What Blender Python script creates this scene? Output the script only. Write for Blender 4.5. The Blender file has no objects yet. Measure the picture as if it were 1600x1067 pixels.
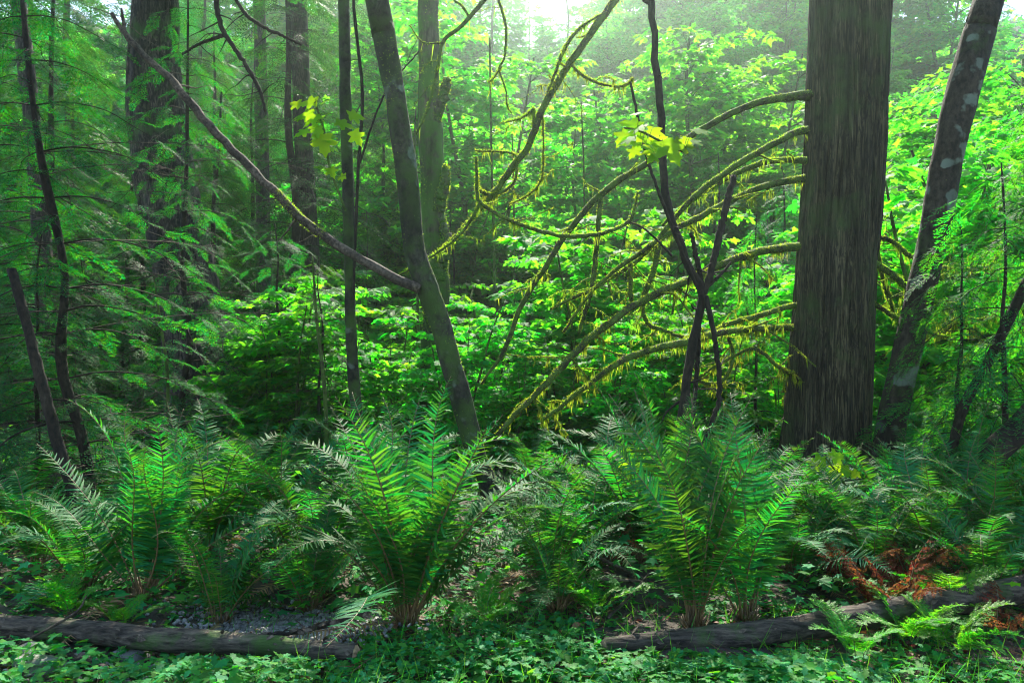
import bpy, math, random
import numpy as np
from mathutils import Vector, Matrix

R = math.radians
rng = np.random.default_rng(7)
random.seed(7)
sc = bpy.context.scene
COL = sc.collection

# ------------------------------------------------------------------ camera, sky, sun, exposure
F = 28.0 / 36.0 * 1600.0          # focal length in photo pixels
EYE = 1.55
cam = bpy.data.cameras.new('camera')
cam.lens, cam.sensor_width = 28.0, 36.0
cam.clip_start, cam.clip_end = 0.05, 600.0
cam_o = bpy.data.objects.new('camera', cam)
cam_o.location = (0, 0, EYE)
cam_o.rotation_euler = (R(90), 0, 0)
COL.objects.link(cam_o)
sc.camera = cam_o

SUN_AZ, SUN_EL = R(4), R(44)      # azimuth to the right of the view direction (+Y)
world = bpy.data.worlds.new('World')
sc.world = world
world.use_nodes = True
wn = world.node_tree.nodes
sky = wn.new('ShaderNodeTexSky')
sky.sky_type = 'NISHITA'
sky.sun_disc = False
sky.sun_elevation = SUN_EL
sky.sun_rotation = SUN_AZ
sky.air_density, sky.dust_density, sky.ozone_density = 1.0, 1.0, 1.0
bg = wn['Background']
bg.inputs['Strength'].default_value = 0.15
world.node_tree.links.new(sky.outputs['Color'], bg.inputs['Color'])

sun = bpy.data.lights.new('sun', 'SUN')
sun.energy, sun.angle, sun.color = 5.0, R(0.6), (1.0, 0.94, 0.80)
sun_o = bpy.data.objects.new('sun', sun)
d = Vector((math.sin(SUN_AZ) * math.cos(SUN_EL), math.cos(SUN_AZ) * math.cos(SUN_EL), math.sin(SUN_EL)))
sun_o.rotation_euler = (-d).to_track_quat('-Z', 'Y').to_euler()
sun_o.location = (0, 30, 60)
COL.objects.link(sun_o)

vs = sc.view_settings
vs.view_transform, vs.look, vs.gamma, vs.exposure = 'Standard', 'None', 1.0, 1.95
vs.use_curve_mapping = False
cy = sc.cycles
cy.max_bounces, cy.diffuse_bounces, cy.glossy_bounces, cy.transmission_bounces = 6, 3, 2, 5
cy.volume_bounces, cy.transparent_max_bounces = 0, 8
cy.caustics_reflective = cy.caustics_refractive = False
cy.sample_clamp_indirect = 4.0
cy.use_denoising = True
cy.filter_width = 1.15
cy.use_adaptive_sampling, cy.adaptive_threshold = True, 0.028


# ------------------------------------------------------------------ helpers
def at(px, py, Y):
    """photo pixel at distance Y -> world point"""
    return np.array([(px - 800.0) / F * Y, Y, EYE - (py - 533.5) / F * Y])


def gz(x, y):
    """height of the ground"""
    x = np.asarray(x, float); y = np.asarray(y, float)
    dip = -1.3 * np.clip((y - 9.5) / 6, 0, 1) ** 2 * (3 - 2 * np.clip((y - 9.5) / 6, 0, 1))
    t = np.clip(y - 19, 0, None)
    rise = 0.62 * t * t / (t + 8)
    side = 0.010 * np.clip(np.abs(x - 1.5) - 6, 0, None) ** 1.5 * np.clip((y - 12) / 20, 0, 1)
    bump = 0.05 * np.sin(x * 1.7 + 0.6) * np.cos(y * 1.3) + 0.03 * np.sin(x * 3.1 - y * 2.3)
    return dip + rise + side + bump * np.clip(y / 6, 0.3, 1) - 0.02


def norm(a):
    return a / np.maximum(np.linalg.norm(a, axis=-1, keepdims=True), 1e-9)


class G:
    """collects triangles and quads, builds one mesh"""
    def __init__(s):
        s.V, s.F3, s.F4, s.n = [], [], [], 0

    def add(s, vf):
        v, f = vf
        v = np.asarray(v, float).reshape(-1, 3); f = np.asarray(f, int)
        if len(v) == 0 or len(f) == 0:
            return s
        (s.F3 if f.shape[1] == 3 else s.F4).append(f + s.n)
        s.V.append(v); s.n += len(v)
        return s

    def mesh(s, name, mats, origin=(0, 0, 0), smooth=True):
        me = bpy.data.meshes.new(name)
        if not s.V:
            return me
        v = np.vstack(s.V) - np.asarray(origin, float)
        f3 = np.vstack(s.F3) if s.F3 else np.zeros((0, 3), int)
        f4 = np.vstack(s.F4) if s.F4 else np.zeros((0, 4), int)
        me.vertices.add(len(v)); me.vertices.foreach_set('co', v.astype(np.float32).ravel())
        li = np.concatenate([f3.ravel(), f4.ravel()]).astype(np.int32)
        me.loops.add(len(li)); me.loops.foreach_set('vertex_index', li)
        me.polygons.add(len(f3) + len(f4))
        ls = np.concatenate([np.arange(len(f3)) * 3, len(f3) * 3 + np.arange(len(f4)) * 4]).astype(np.int32)
        me.polygons.foreach_set('loop_start', ls)
        if smooth:
            me.polygons.foreach_set('use_smooth', np.ones(len(f3) + len(f4), bool))
        for m in (mats if isinstance(mats, (list, tuple)) else [mats]):
            me.materials.append(m)
        me.update(calc_edges=True)
        return me


def tag(o, label=None, cat=None, group=None, kind=None):
    for k, val in (('label', label), ('category', cat), ('group', group), ('kind', kind)):
        if val:
            o[k] = val
    return o


def obj(name, me, parent=None, loc=(0, 0, 0), rot=(0, 0, 0), scale=(1, 1, 1)):
    o = bpy.data.objects.new(name, me)
    COL.objects.link(o)
    o.parent = parent
    o.location, o.rotation_euler, o.scale = loc, rot, scale
    return o


def thing(name, label, cat, loc, group=None, rot=(0, 0, 0), scale=(1, 1, 1)):
    o = obj(name, None, None, loc, rot, scale)
    o.empty_display_size = 0.1
    return tag(o, label, cat, group)


def spline(P, n):
    """Catmull-Rom through the rows of P, n samples"""
    P = np.asarray(P, float)
    if len(P) == 2:
        t = np.linspace(0, 1, n)[:, None]
        return P[0] * (1 - t) + P[1] * t
    Q = np.vstack([2 * P[0] - P[1], P, 2 * P[-1] - P[-2]])
    seg = np.linalg.norm(np.diff(P[:, :3], axis=0), axis=1)
    cum = np.concatenate([[0], np.cumsum(seg)]) / seg.sum()
    t = np.linspace(0, 1, n)
    i = np.clip(np.searchsorted(cum, t, side='right') - 1, 0, len(P) - 2)
    u = ((t - cum[i]) / (cum[i + 1] - cum[i] + 1e-12))[:, None]
    a, b, c, e = Q[i], Q[i + 1], Q[i + 2], Q[i + 3]
    return 0.5 * (2 * b + (c - a) * u + (2 * a - 5 * b + 4 * c - e) * u ** 2 + (3 * b - a - 3 * c + e) * u ** 3)


def frame_along(P):
    T = norm(np.gradient(P, axis=0))
    up = np.array([0.0, 0.0, 1.0]) if abs(T[0][2]) < 0.8 else np.array([1.0, 0.0, 0.0])
    N = np.zeros_like(P)
    n0 = up - T[0] * np.dot(up, T[0]); N[0] = n0 / np.linalg.norm(n0)
    for i in range(1, len(P)):
        v = N[i - 1] - T[i] * np.dot(N[i - 1], T[i])
        N[i] = v / max(np.linalg.norm(v), 1e-9)
    return T, N, np.cross(T, N)


def tube(P, rad, segs=8, disp=None, cap=True):
    P = np.asarray(P, float); rad = np.broadcast_to(np.asarray(rad, float), (len(P),))
    T, N, B = frame_along(P)
    th = np.linspace(0, 2 * math.pi, segs, endpoint=False)
    r = np.repeat(rad[:, None], segs, 1)
    if disp is not None:
        r = r + disp(len(P), segs)
    v = P[:, None] + r[..., None] * (np.cos(th)[None, :, None] * N[:, None] + np.sin(th)[None, :, None] * B[:, None])
    n = len(P)
    i = np.arange(n - 1)[:, None]; j = np.arange(segs)[None]
    a = i * segs + j; b = i * segs + (j + 1) % segs
    f = np.stack([a, b, b + segs, a + segs], -1).reshape(-1, 4)
    v = v.reshape(-1, 3)
    if cap:
        v = np.vstack([v, P[:1], P[-1:]])
        c0, c1 = n * segs, n * segs + 1
        k = np.arange(segs); k2 = (k + 1) % segs
        f = np.vstack([f, np.stack([k2, k, np.full(segs, c0), np.full(segs, c0)], -1)[:, :4],
                       np.stack([k + (n - 1) * segs, k2 + (n - 1) * segs, np.full(segs, c1), np.full(segs, c1)], -1)])
        quads = f[: (n - 1) * segs]
        tris = f[(n - 1) * segs:][:, :3]
        return [(v, quads), tris]
    return [(v, f), None]


def add_tube(g, P, rad, segs=8, disp=None, cap=True):
    (v, f), tris = tube(P, rad, segs, disp, cap)
    base = g.n
    g.add((v, f))
    if tris is not None:
        g.F3.append(tris + base)


def vnoise(u, v, nu, nv, seed):
    """value noise, periodic in u (0..1 over nu cells), v 0..1 over nv cells"""
    r = np.random.default_rng(seed).random((nu, nv + 2))
    a = u * nu; b = np.clip(v, 0, 1) * nv
    i = np.floor(a).astype(int); j = np.floor(b).astype(int)
    fu = a - i; fv = b - j
    fu = fu * fu * (3 - 2 * fu); fv = fv * fv * (3 - 2 * fv)
    i0, i1 = i % nu, (i + 1) % nu
    j1 = np.minimum(j + 1, nv + 1)
    return (r[i0, j] * (1 - fu) + r[i1, j] * fu) * (1 - fv) + (r[i0, j1] * (1 - fu) + r[i1, j1] * fu) * fv


def lumpy(seed, amp, nu=5, nv=20, nu2=11, nv2=60):
    def fn(n, segs):
        v, u = np.meshgrid(np.linspace(0, 1, n), np.arange(segs) / segs, indexing='ij')
        return amp * ((vnoise(u, v, nu, nv, seed) - .5) * 1.4 + (vnoise(u, v, nu2, nv2, seed + 1) - .5) * .6)
    return fn


def furrowed(seed, amp, cells, nv, low=0.02):
    """long bark ridges running up the trunk"""
    def fn(n, segs):
        v, u = np.meshgrid(np.linspace(0, 1, n), np.arange(segs) / segs, indexing='ij')
        w = u + 0.018 * (vnoise(u, v, 9, nv, seed) - .5) + 0.012 * (vnoise(u, v, 23, nv * 2, seed + 5) - .5)
        a = np.exp(-(np.abs(2 * vnoise(w, v, cells, nv, seed + 1) - 1) / .22) ** 2)
        b = np.exp(-(np.abs(2 * vnoise(w, v, cells * 2, nv * 2, seed + 2) - 1) / .25) ** 2)
        c = vnoise(u, v, 5, 6, seed + 3) - .5
        e = vnoise(u, v, segs // 3, nv * 8, seed + 4) - .5
        return amp * (-.9 * a - .5 * b + .30 * e + .3) + low * c
    return fn


def frames(h, nrm):
    """columns heading, side, normal"""
    h = norm(h)
    s = norm(np.cross(nrm, h)); n = np.cross(h, s)
    return np.stack([h, s, n], -1)


def scatter(tv, tf, pos, Rm, s):
    n, k = len(pos), len(tv)
    s = np.asarray(s, float)
    s = s[:, None, None] if s.ndim == 1 else s[:, None, :]
    v = pos[:, None, :] + np.einsum('nij,nkj->nki', Rm, np.broadcast_to(tv, (n, k, 3)) * s)
    f = tf[None] + (np.arange(n) * k)[:, None, None]
    return v.reshape(-1, 3), f.reshape(-1, tf.shape[1])


def rand_frames(n, tilt, r, heading=None, droop=-.1):
    """leaf frames lying roughly level, tilted by about tilt radians"""
    az = r.random(n) * 2 * math.pi if heading is None else heading
    nrm = np.stack([r.normal(0, tilt, n), r.normal(0, tilt, n), np.ones(n)], -1)
    h = np.stack([np.cos(az), np.sin(az), r.normal(droop, tilt * .5, n)], -1)
    return frames(h, norm(nrm))


def blades(base, dirv, side, L, W):
    """one slim triangle each"""
    n = len(base)
    L = np.asarray(L)[:, None]; W = np.asarray(W)[:, None]
    v = np.stack([base - side * W, base + side * W, base + dirv * L], 1).reshape(-1, 3)
    return v, np.arange(n * 3).reshape(-1, 3)


def perp(dv, r):
    q = r.normal(size=dv.shape)
    return norm(np.cross(dv, q))


# ------------------------------------------------------------------ materials
def new_mat(name):
    m = bpy.data.materials.new(name); m.use_nodes = True
    nt = m.node_tree; nt.nodes.clear()
    out = nt.nodes.new('ShaderNodeOutputMaterial')
    return m, nt, out


def nd(nt, typ, **kw):
    n = nt.nodes.new(typ)
    for k, v in kw.items():
        setattr(n, k, v)
    return n


def leaf_mat(name, col, tcol, trans=0.45, rough=0.42, var=0.35, hue=0.04, objvar=0.3, spec=0.5):
    m, nt, out = new_mat(name)
    L = nt.links.new
    geo = nd(nt, 'ShaderNodeNewGeometry'); oi = nd(nt, 'ShaderNodeObjectInfo')
    mr = nd(nt, 'ShaderNodeMapRange'); L(geo.outputs['Random Per Island'], mr.inputs['Value'])
    mr.inputs['To Min'].default_value, mr.inputs['To Max'].default_value = 1 - var, 1 + var
    mo = nd(nt, 'ShaderNodeMapRange'); L(oi.outputs['Random'], mo.inputs['Value'])
    mo.inputs['To Min'].default_value, mo.inputs['To Max'].default_value = 1 - objvar, 1 + objvar
    mul = nd(nt, 'ShaderNodeMath', operation='MULTIPLY'); L(mr.outputs[0], mul.inputs[0]); L(mo.outputs[0], mul.inputs[1])
    mh = nd(nt, 'ShaderNodeMapRange')
    fr = nd(nt, 'ShaderNodeMath', operation='FRACT'); m7 = nd(nt, 'ShaderNodeMath', operation='MULTIPLY')
    m7.inputs[1].default_value = 7.31; L(geo.outputs['Random Per Island'], m7.inputs[0]); L(m7.outputs[0], fr.inputs[0])
    L(fr.outputs[0], mh.inputs['Value'])
    mh.inputs['To Min'].default_value, mh.inputs['To Max'].default_value = 0.5 - hue, 0.5 + hue
    mo2 = nd(nt, 'ShaderNodeMapRange'); L(oi.outputs['Random'], mo2.inputs['Value'])
    mo2.inputs['To Min'].default_value, mo2.inputs['To Max'].default_value = -hue * .6, hue * .6
    ad = nd(nt, 'ShaderNodeMath', operation='ADD'); L(mh.outputs[0], ad.inputs[0]); L(mo2.outputs[0], ad.inputs[1])
    res = []
    for c in (col, tcol):
        hs = nd(nt, 'ShaderNodeHueSaturation'); hs.inputs['Color'].default_value = (*c, 1)
        L(mul.outputs[0], hs.inputs['Value']); L(ad.outputs[0], hs.inputs['Hue']); res.append(hs)
    p = nd(nt, 'ShaderNodeBsdfPrincipled'); L(res[0].outputs[0], p.inputs['Base Color'])
    p.inputs['Roughness'].default_value = rough; p.inputs['Specular IOR Level'].default_value = spec
    t = nd(nt, 'ShaderNodeBsdfTranslucent'); L(res[1].outputs[0], t.inputs['Color'])
    mx = nd(nt, 'ShaderNodeMixShader'); mx.inputs[0].default_value = trans
    L(p.outputs[0], mx.inputs[1]); L(t.outputs[0], mx.inputs[2]); L(mx.outputs[0], out.inputs['Surface'])
    return m


def bark_mat(name, dark, light, stretch=(14, 14, 1.6), bump=0.6, moss=None, moss_amt=0.0, lichen=0.0, rough=0.9, moss_scale=2.2, cracks=None):
    m, nt, out = new_mat(name)
    L = nt.links.new
    tc = nd(nt, 'ShaderNodeTexCoord'); mp = nd(nt, 'ShaderNodeMapping'); mp.inputs['Scale'].default_value = stretch
    L(tc.outputs['Object'], mp.inputs['Vector'])
    n1 = nd(nt, 'ShaderNodeTexNoise'); n1.inputs['Scale'].default_value = 1.6; n1.inputs['Detail'].default_value = 8; n1.inputs['Roughness'].default_value = .65
    L(mp.outputs[0], n1.inputs['Vector'])
    cr = nd(nt, 'ShaderNodeValToRGB'); cr.color_ramp.elements[0].position, cr.color_ramp.elements[1].position = .38, .64
    cr.color_ramp.elements[0].color, cr.color_ramp.elements[1].color = (*dark, 1), (*light, 1)
    L(n1.outputs['Fac'], cr.inputs[0])
    col = cr.outputs[0]
    if cracks:
        for sc_k, wd in ((1.0, .042), (2.1, .050)):
            mpk = nd(nt, 'ShaderNodeMapping'); mpk.inputs['Scale'].default_value = [q * sc_k for q in cracks]
            nk = nd(nt, 'ShaderNodeTexNoise'); nk.inputs['Scale'].default_value = 1.0; nk.inputs['Detail'].default_value = 3; nk.inputs['Distortion'].default_value = .5
            L(tc.outputs['Object'], mpk.inputs['Vector']); L(mpk.outputs[0], nk.inputs['Vector'])
            sb = nd(nt, 'ShaderNodeMath', operation='SUBTRACT'); sb.inputs[1].default_value = .5; L(nk.outputs['Fac'], sb.inputs[0])
            ab = nd(nt, 'ShaderNodeMath', operation='ABSOLUTE'); L(sb.outputs[0], ab.inputs[0])
            mk = nd(nt, 'ShaderNodeMapRange'); L(ab.outputs[0], mk.inputs['Value']); mk.inputs['From Max'].default_value = wd
            mx = nd(nt, 'ShaderNodeMix', data_type='RGBA'); L(mk.outputs[0], mx.inputs[0]); L(col, mx.inputs[7]); mx.inputs[6].default_value = (*[q * .8 for q in dark], 1)
            col = mx.outputs[2]
    if lichen:
        n2 = nd(nt, 'ShaderNodeTexNoise'); n2.inputs['Scale'].default_value = 4.6; n2.inputs['Detail'].default_value = 4; n2.inputs['Roughness'].default_value = .4
        L(tc.outputs['Object'], n2.inputs['Vector'])
        r2 = nd(nt, 'ShaderNodeValToRGB'); r2.color_ramp.elements[0].position, r2.color_ramp.elements[1].position = .68 - lichen * .2, .72 - lichen * .2
        L(n2.outputs['Fac'], r2.inputs[0])
        mx = nd(nt, 'ShaderNodeMix', data_type='RGBA'); L(r2.outputs[0], mx.inputs[0]); L(col, mx.inputs[6]); mx.inputs[7].default_value = (.085, .105, .08, 1)
        col = mx.outputs[2]
    if moss:
        n3 = nd(nt, 'ShaderNodeTexNoise'); n3.inputs['Scale'].default_value = moss_scale; n3.inputs['Detail'].default_value = 6; n3.inputs['Roughness'].default_value = .7
        L(tc.outputs['Object'], n3.inputs['Vector'])
        r3 = nd(nt, 'ShaderNodeValToRGB'); r3.color_ramp.elements[0].position, r3.color_ramp.elements[1].position = .62 - moss_amt * .4, .74 - moss_amt * .4
        L(n3.outputs['Fac'], r3.inputs[0])
        mx = nd(nt, 'ShaderNodeMix', data_type='RGBA'); L(r3.outputs[0], mx.inputs[0]); L(col, mx.inputs[6]); mx.inputs[7].default_value = (*moss, 1)
        col = mx.outputs[2]
    n4 = nd(nt, 'ShaderNodeTexNoise'); n4.inputs['Scale'].default_value = 1.0; n4.inputs['Detail'].default_value = 5
    mp4 = nd(nt, 'ShaderNodeMapping'); mp4.inputs['Scale'].default_value = [min(q, 40) * .22 for q in stretch]
    L(tc.outputs['Object'], mp4.inputs['Vector']); L(mp4.outputs[0], n4.inputs['Vector'])
    m4 = nd(nt, 'ShaderNodeMapRange'); L(n4.outputs['Fac'], m4.inputs['Value'])
    m4.inputs['From Min'].default_value, m4.inputs['From Max'].default_value = .3, .7
    m4.inputs['To Min'].default_value, m4.inputs['To Max'].default_value = .45, 1.7
    hs = nd(nt, 'ShaderNodeHueSaturation'); L(col, hs.inputs['Color']); L(m4.outputs[0], hs.inputs['Value']); col = hs.outputs[0]
    p = nd(nt, 'ShaderNodeBsdfPrincipled'); L(col, p.inputs['Base Color']); p.inputs['Roughness'].default_value = rough
    p.inputs['Specular IOR Level'].default_value = .25
    b = nd(nt, 'ShaderNodeBump'); b.inputs['Strength'].default_value = bump; b.inputs['Distance'].default_value = .02
    L(n1.outputs['Fac'], b.inputs['Height']); L(b.outputs[0], p.inputs['Normal'])
    L(p.outputs[0], out.inputs['Surface'])
    return m


def plain_mat(name, c1, c2, scale=8, rough=.85, bump=.4, isl=0.0):
    m, nt, out = new_mat(name); L = nt.links.new
    tc = nd(nt, 'ShaderNodeTexCoord')
    n1 = nd(nt, 'ShaderNodeTexNoise'); n1.inputs['Scale'].default_value = scale; n1.inputs['Detail'].default_value = 8; n1.inputs['Roughness'].default_value = .7
    L(tc.outputs['Object'], n1.inputs['Vector'])
    cr = nd(nt, 'ShaderNodeValToRGB'); cr.color_ramp.elements[0].position, cr.color_ramp.elements[1].position = .35, .68
    cr.color_ramp.elements[0].color, cr.color_ramp.elements[1].color = (*c1, 1), (*c2, 1)
    L(n1.outputs['Fac'], cr.inputs[0]); col = cr.outputs[0]
    if isl:
        geo = nd(nt, 'ShaderNodeNewGeometry'); mr = nd(nt, 'ShaderNodeMapRange'); L(geo.outputs['Random Per Island'], mr.inputs['Value'])
        mr.inputs['To Min'].default_value, mr.inputs['To Max'].default_value = 1 - isl, 1 + isl
        hs = nd(nt, 'ShaderNodeHueSaturation'); L(col, hs.inputs['Color']); L(mr.outputs[0], hs.inputs['Value']); col = hs.outputs[0]
    p = nd(nt, 'ShaderNodeBsdfPrincipled'); L(col, p.inputs['Base Color']); p.inputs['Roughness'].default_value = rough
    b = nd(nt, 'ShaderNodeBump'); b.inputs['Strength'].default_value = bump; b.inputs['Distance'].default_value = .02
    L(n1.outputs['Fac'], b.inputs['Height']); L(b.outputs[0], p.inputs['Normal']); L(p.outputs[0], out.inputs['Surface'])
    return m


M = {
    'maple': leaf_mat('maple_leaf', (.020, .13, .022), (.16, .72, .016), .62, .6, .30, .028, .25, .12),
    'bigleaf': leaf_mat('large_maple_leaf', (.05, .17, .012), (.42, .78, .012), .65, .6, .2, .02, .15, .08),
    'conifer': leaf_mat('conifer_needle', (.010, .065, .014), (.035, .24, .010), .40, .6, .4, .04, .3, .15),
    'hemlock': leaf_mat('hemlock_needle', (.010, .056, .012), (.050, .26, .007), .45, .65, .5, .045, .25, .08),
    'redcedar': leaf_mat('cedar_spray', (.014, .13, .024), (.07, .48, .010), .50, .6, .3, .03, .2, .10),
    'fern': leaf_mat('sword_fern_pinna', (.016, .112, .024), (.065, .32, .012), .40, .6, .28, .035, .3, .12),
    'lady': leaf_mat('lady_fern_pinna', (.04, .19, .010), (.14, .50, .010), .48, .5, .25, .03, .2, .2),
    'dead_fern': leaf_mat('dead_fern_pinna', (.17, .060, .020), (.24, .075, .018), .35, .8, .5, .03, .4, .08),
    'tan_fern': leaf_mat('withered_fern_pinna', (.24, .17, .07), (.24, .16, .04), .25, .7, .3, .03, .2, .2),
    'herb': leaf_mat('herb_leaf', (.022, .175, .024), (.09, .45, .012), .45, .6, .4, .04, .2, .12),
    'grass': leaf_mat('grass_blade', (.05, .20, .015), (.13, .45, .012), .45, .5, .3, .03, .2, .25),
    'moss': leaf_mat('moss_strand', (.095, .165, .014), (.38, .54, .028), .55, .9, .35, .03, .15, .08),
    'litter': leaf_mat('fallen_leaf', (.11, .055, .025), (.14, .06, .02), .2, .7, .6, .04, 0, .3),
    'cedar_bark': bark_mat('cedar_bark', (.007, .0055, .003), (.098, .082, .042), (44, 44, 2.2), 1.0, (.030, .045, .012), .30, 0, moss_scale=1.2, cracks=(19, 19, .9)),
    'fir_bark': bark_mat('fir_bark', (.006, .005, .004), (.075, .060, .046), (22, 22, 6), 1.0, (.03, .06, .015), .22, cracks=(8, 8, 1.6)),
    'alder_bark': bark_mat('alder_bark', (.006, .006, .004), (.036, .034, .022), (14, 14, 10), .9, (.024, .045, .008), .40, .25),
    'lichen_bark': bark_mat('lichen_bark', (.008, .006, .004), (.040, .030, .020), (14, 14, 8), .9, (.024, .045, .008), .20, .50),
    'moss_bark': bark_mat('mossy_bark', (.018, .015, .010), (.075, .064, .046), (14, 14, 3), .9, (.035, .085, .010), .55),
    'branch_bark': bark_mat('branch_bark', (.012, .010, .005), (.045, .040, .02), (26, 26, 26), .8, (.05, .09, .012), .55, moss_scale=9),
    'twig_bark': bark_mat('dry_twig_bark', (.022, .016, .011), (.10, .078, .058), (24, 24, 24), .7),
    'dark_bark': bark_mat('dark_sapling_bark', (.006, .0045, .003), (.028, .021, .013), (24, 24, 12), .7),
    'log_bark': bark_mat('log_bark', (.010, .008, .006), (.080, .064, .048), (6, 30, 30), .8, (.03, .06, .012), .24),
    'wood': plain_mat('broken_wood', (.16, .10, .05), (.30, .21, .12), 14),
    'soil': plain_mat('forest_soil', (.012, .009, .006), (.06, .042, .026), 5, .95, 1.0),
    'stone': plain_mat('stone', (.09, .087, .08), (.24, .235, .22), 20, .8, .5, .6),
    'rachis': plain_mat('fern_stalk', (.07, .045, .014), (.15, .09, .028), 30, .6, .2),
    'green_stalk': plain_mat('green_stalk', (.05, .10, .02), (.09, .16, .03), 20, .6, .2),
}

# ------------------------------------------------------------------ ground
xs = np.concatenate([np.linspace(-85, -14, 20), np.linspace(-13, 13, 150), np.linspace(14, 85, 20)])
ys = np.concatenate([np.linspace(-25, 1, 8), np.linspace(1.4, 14, 110), np.linspace(14.6, 76, 56)])
X, Y = np.meshgrid(xs, ys, indexing='ij')
Z = gz(X, Y)
rough = (vnoise((X + 130) / 260, (Y + 40) / 190, 900, 640, 3) - .5) * .05 + (vnoise((X + 130) / 260, (Y + 40) / 190, 330, 240, 4) - .5) * .08
Z = Z + rough * (Y < 14) * (Y > 1)
nx, ny = X.shape
i, j = np.meshgrid(np.arange(nx - 1), np.arange(ny - 1), indexing='ij')
a = i * ny + j
g = G().add((np.stack([X, Y, Z], -1), np.stack([a, a + ny, a + ny + 1, a + 1], -1).reshape(-1, 4)))
tag(obj('ground', g.mesh('ground', M['soil'])), kind='structure')


# ------------------------------------------------------------------ leaf templates
def fan(outline, centre, droop=.12, fold=.05):
    o = np.asarray(outline, float); n = len(o)
    v = np.vstack([[*centre, 0], np.c_[o, np.zeros(n)]])
    r2 = (v[:, 0] - centre[0]) ** 2 + (v[:, 1] - centre[1]) ** 2
    v[:, 2] = -droop * r2 * 2 + fold * np.abs(v[:, 1])
    k = np.arange(n)
    return v, np.stack([np.zeros(n, int), k + 1, (k + 1) % n + 1], -1)


half = [(-.05, .20), (-.02, .40), (.20, .27), (.36, .56), (.50, .45), (.50, .20), (.76, .22), (.80, .11)]
MAPLE_V, MAPLE_F = fan([(0, 0)] + [(x, -y) for x, y in half] + [(1, 0)] + half[::-1], (.28, 0))
half5 = [(-.03, .30), (.22, .22), (.45, .50), (.52, .18)]
MAPLE5_V, MAPLE5_F = fan([(0, 0)] + [(x, -y) for x, y in half5] + [(1, 0)] + half5[::-1], (.28, 0))


def herb_template():
    """a leaf of three lobed leaflets"""
    V, Fc, n = [], [], 0
    hl = [(.22, .13), (.36, .30), (.50, .17), (.72, .24), (.78, .10)]
    lv, lf = fan([(0, 0)] + [(x, -y) for x, y in hl] + [(1, 0)] + hl[::-1], (.45, 0), .10, .10)
    for ang, s in ((0, 1.0), (1.15, .85), (-1.15, .85)):
        c, q = math.cos(ang), math.sin(ang)
        w = lv * s
        V.append(np.c_[w[:, 0] * c - w[:, 1] * q + .03, w[:, 0] * q + w[:, 1] * c, w[:, 2]])
        Fc.append(lf + n); n += len(lv)
    return np.vstack(V) * .6, np.vstack(Fc)


HERB_V, HERB_F = herb_template()
ol = [(.2, .17), (.5, .23), (.8, .12)]
OVAL_V, OVAL_F = fan([(0, 0)] + [(x, -y) for x, y in ol] + [(1, 0)] + ol[::-1], (.5, 0), .15, .15)


def conifer_spray(seed, pairs=13, sub=6, w=.016, ln=.075, ang=.95, droop=.25, second=.42, na=.75):
    """flat feathery spray of unit length: side shoots set with short needles"""
    r = np.random.default_rng(seed); V = []
    def shoot(o, dv, L, n):
        t = (np.arange(n) + .5) / n
        base = o + dv * (t * L)[:, None]; base[:, 2] -= droop * .35 * (t * L)
        for s in (-1, 1):
            a = math.atan2(dv[1], dv[0]) + s * (na + r.normal(0, .12, n))
            nd_ = np.stack([np.cos(a), np.sin(a), r.normal(-.12, .18, n)], -1)
            l = ln * (1 - .55 * t) * (.8 + .4 * r.random(n))
            sd = np.stack([-np.sin(a), np.cos(a), np.zeros(n)], -1) * w
            V.append(np.stack([base - sd * .4, base + nd_ * (l * .55)[:, None] - sd * .5, base + nd_ * l[:, None], base + nd_ * (l * .55)[:, None] + sd * .5], 1))
    for k in range(pairs):
        t = (k + .6) / pairs
        o = np.array([t, .02 * math.sin(5 * t + seed), -droop * t * t])
        for s in (-1, 1):
            L = second * (1 - t) ** .75 * (.35 + .65 * min(1, t * 5)) * (.7 + .5 * r.random()) + .05
            a = s * (ang * (1 - .3 * t) + r.normal(0, .08))
            shoot(o, np.array([math.cos(a), math.sin(a), r.normal(-.08, .1)]), L, max(2, int(sub * L / second + 1.5)))
    v = np.concatenate(V).reshape(-1, 3)
    return v, np.arange(len(v)).reshape(-1, 4)


HEM = [conifer_spray(s, 11, 6, .030, .105) for s in (1, 2)]
HEM_LOW = [conifer_spray(s, 9, 4, .034, .15) for s in (3, 4)]
RED = [conifer_spray(s, 9, 6, .024, .15, .75, .6, .55, .42) for s in (5, 6)]


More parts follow.
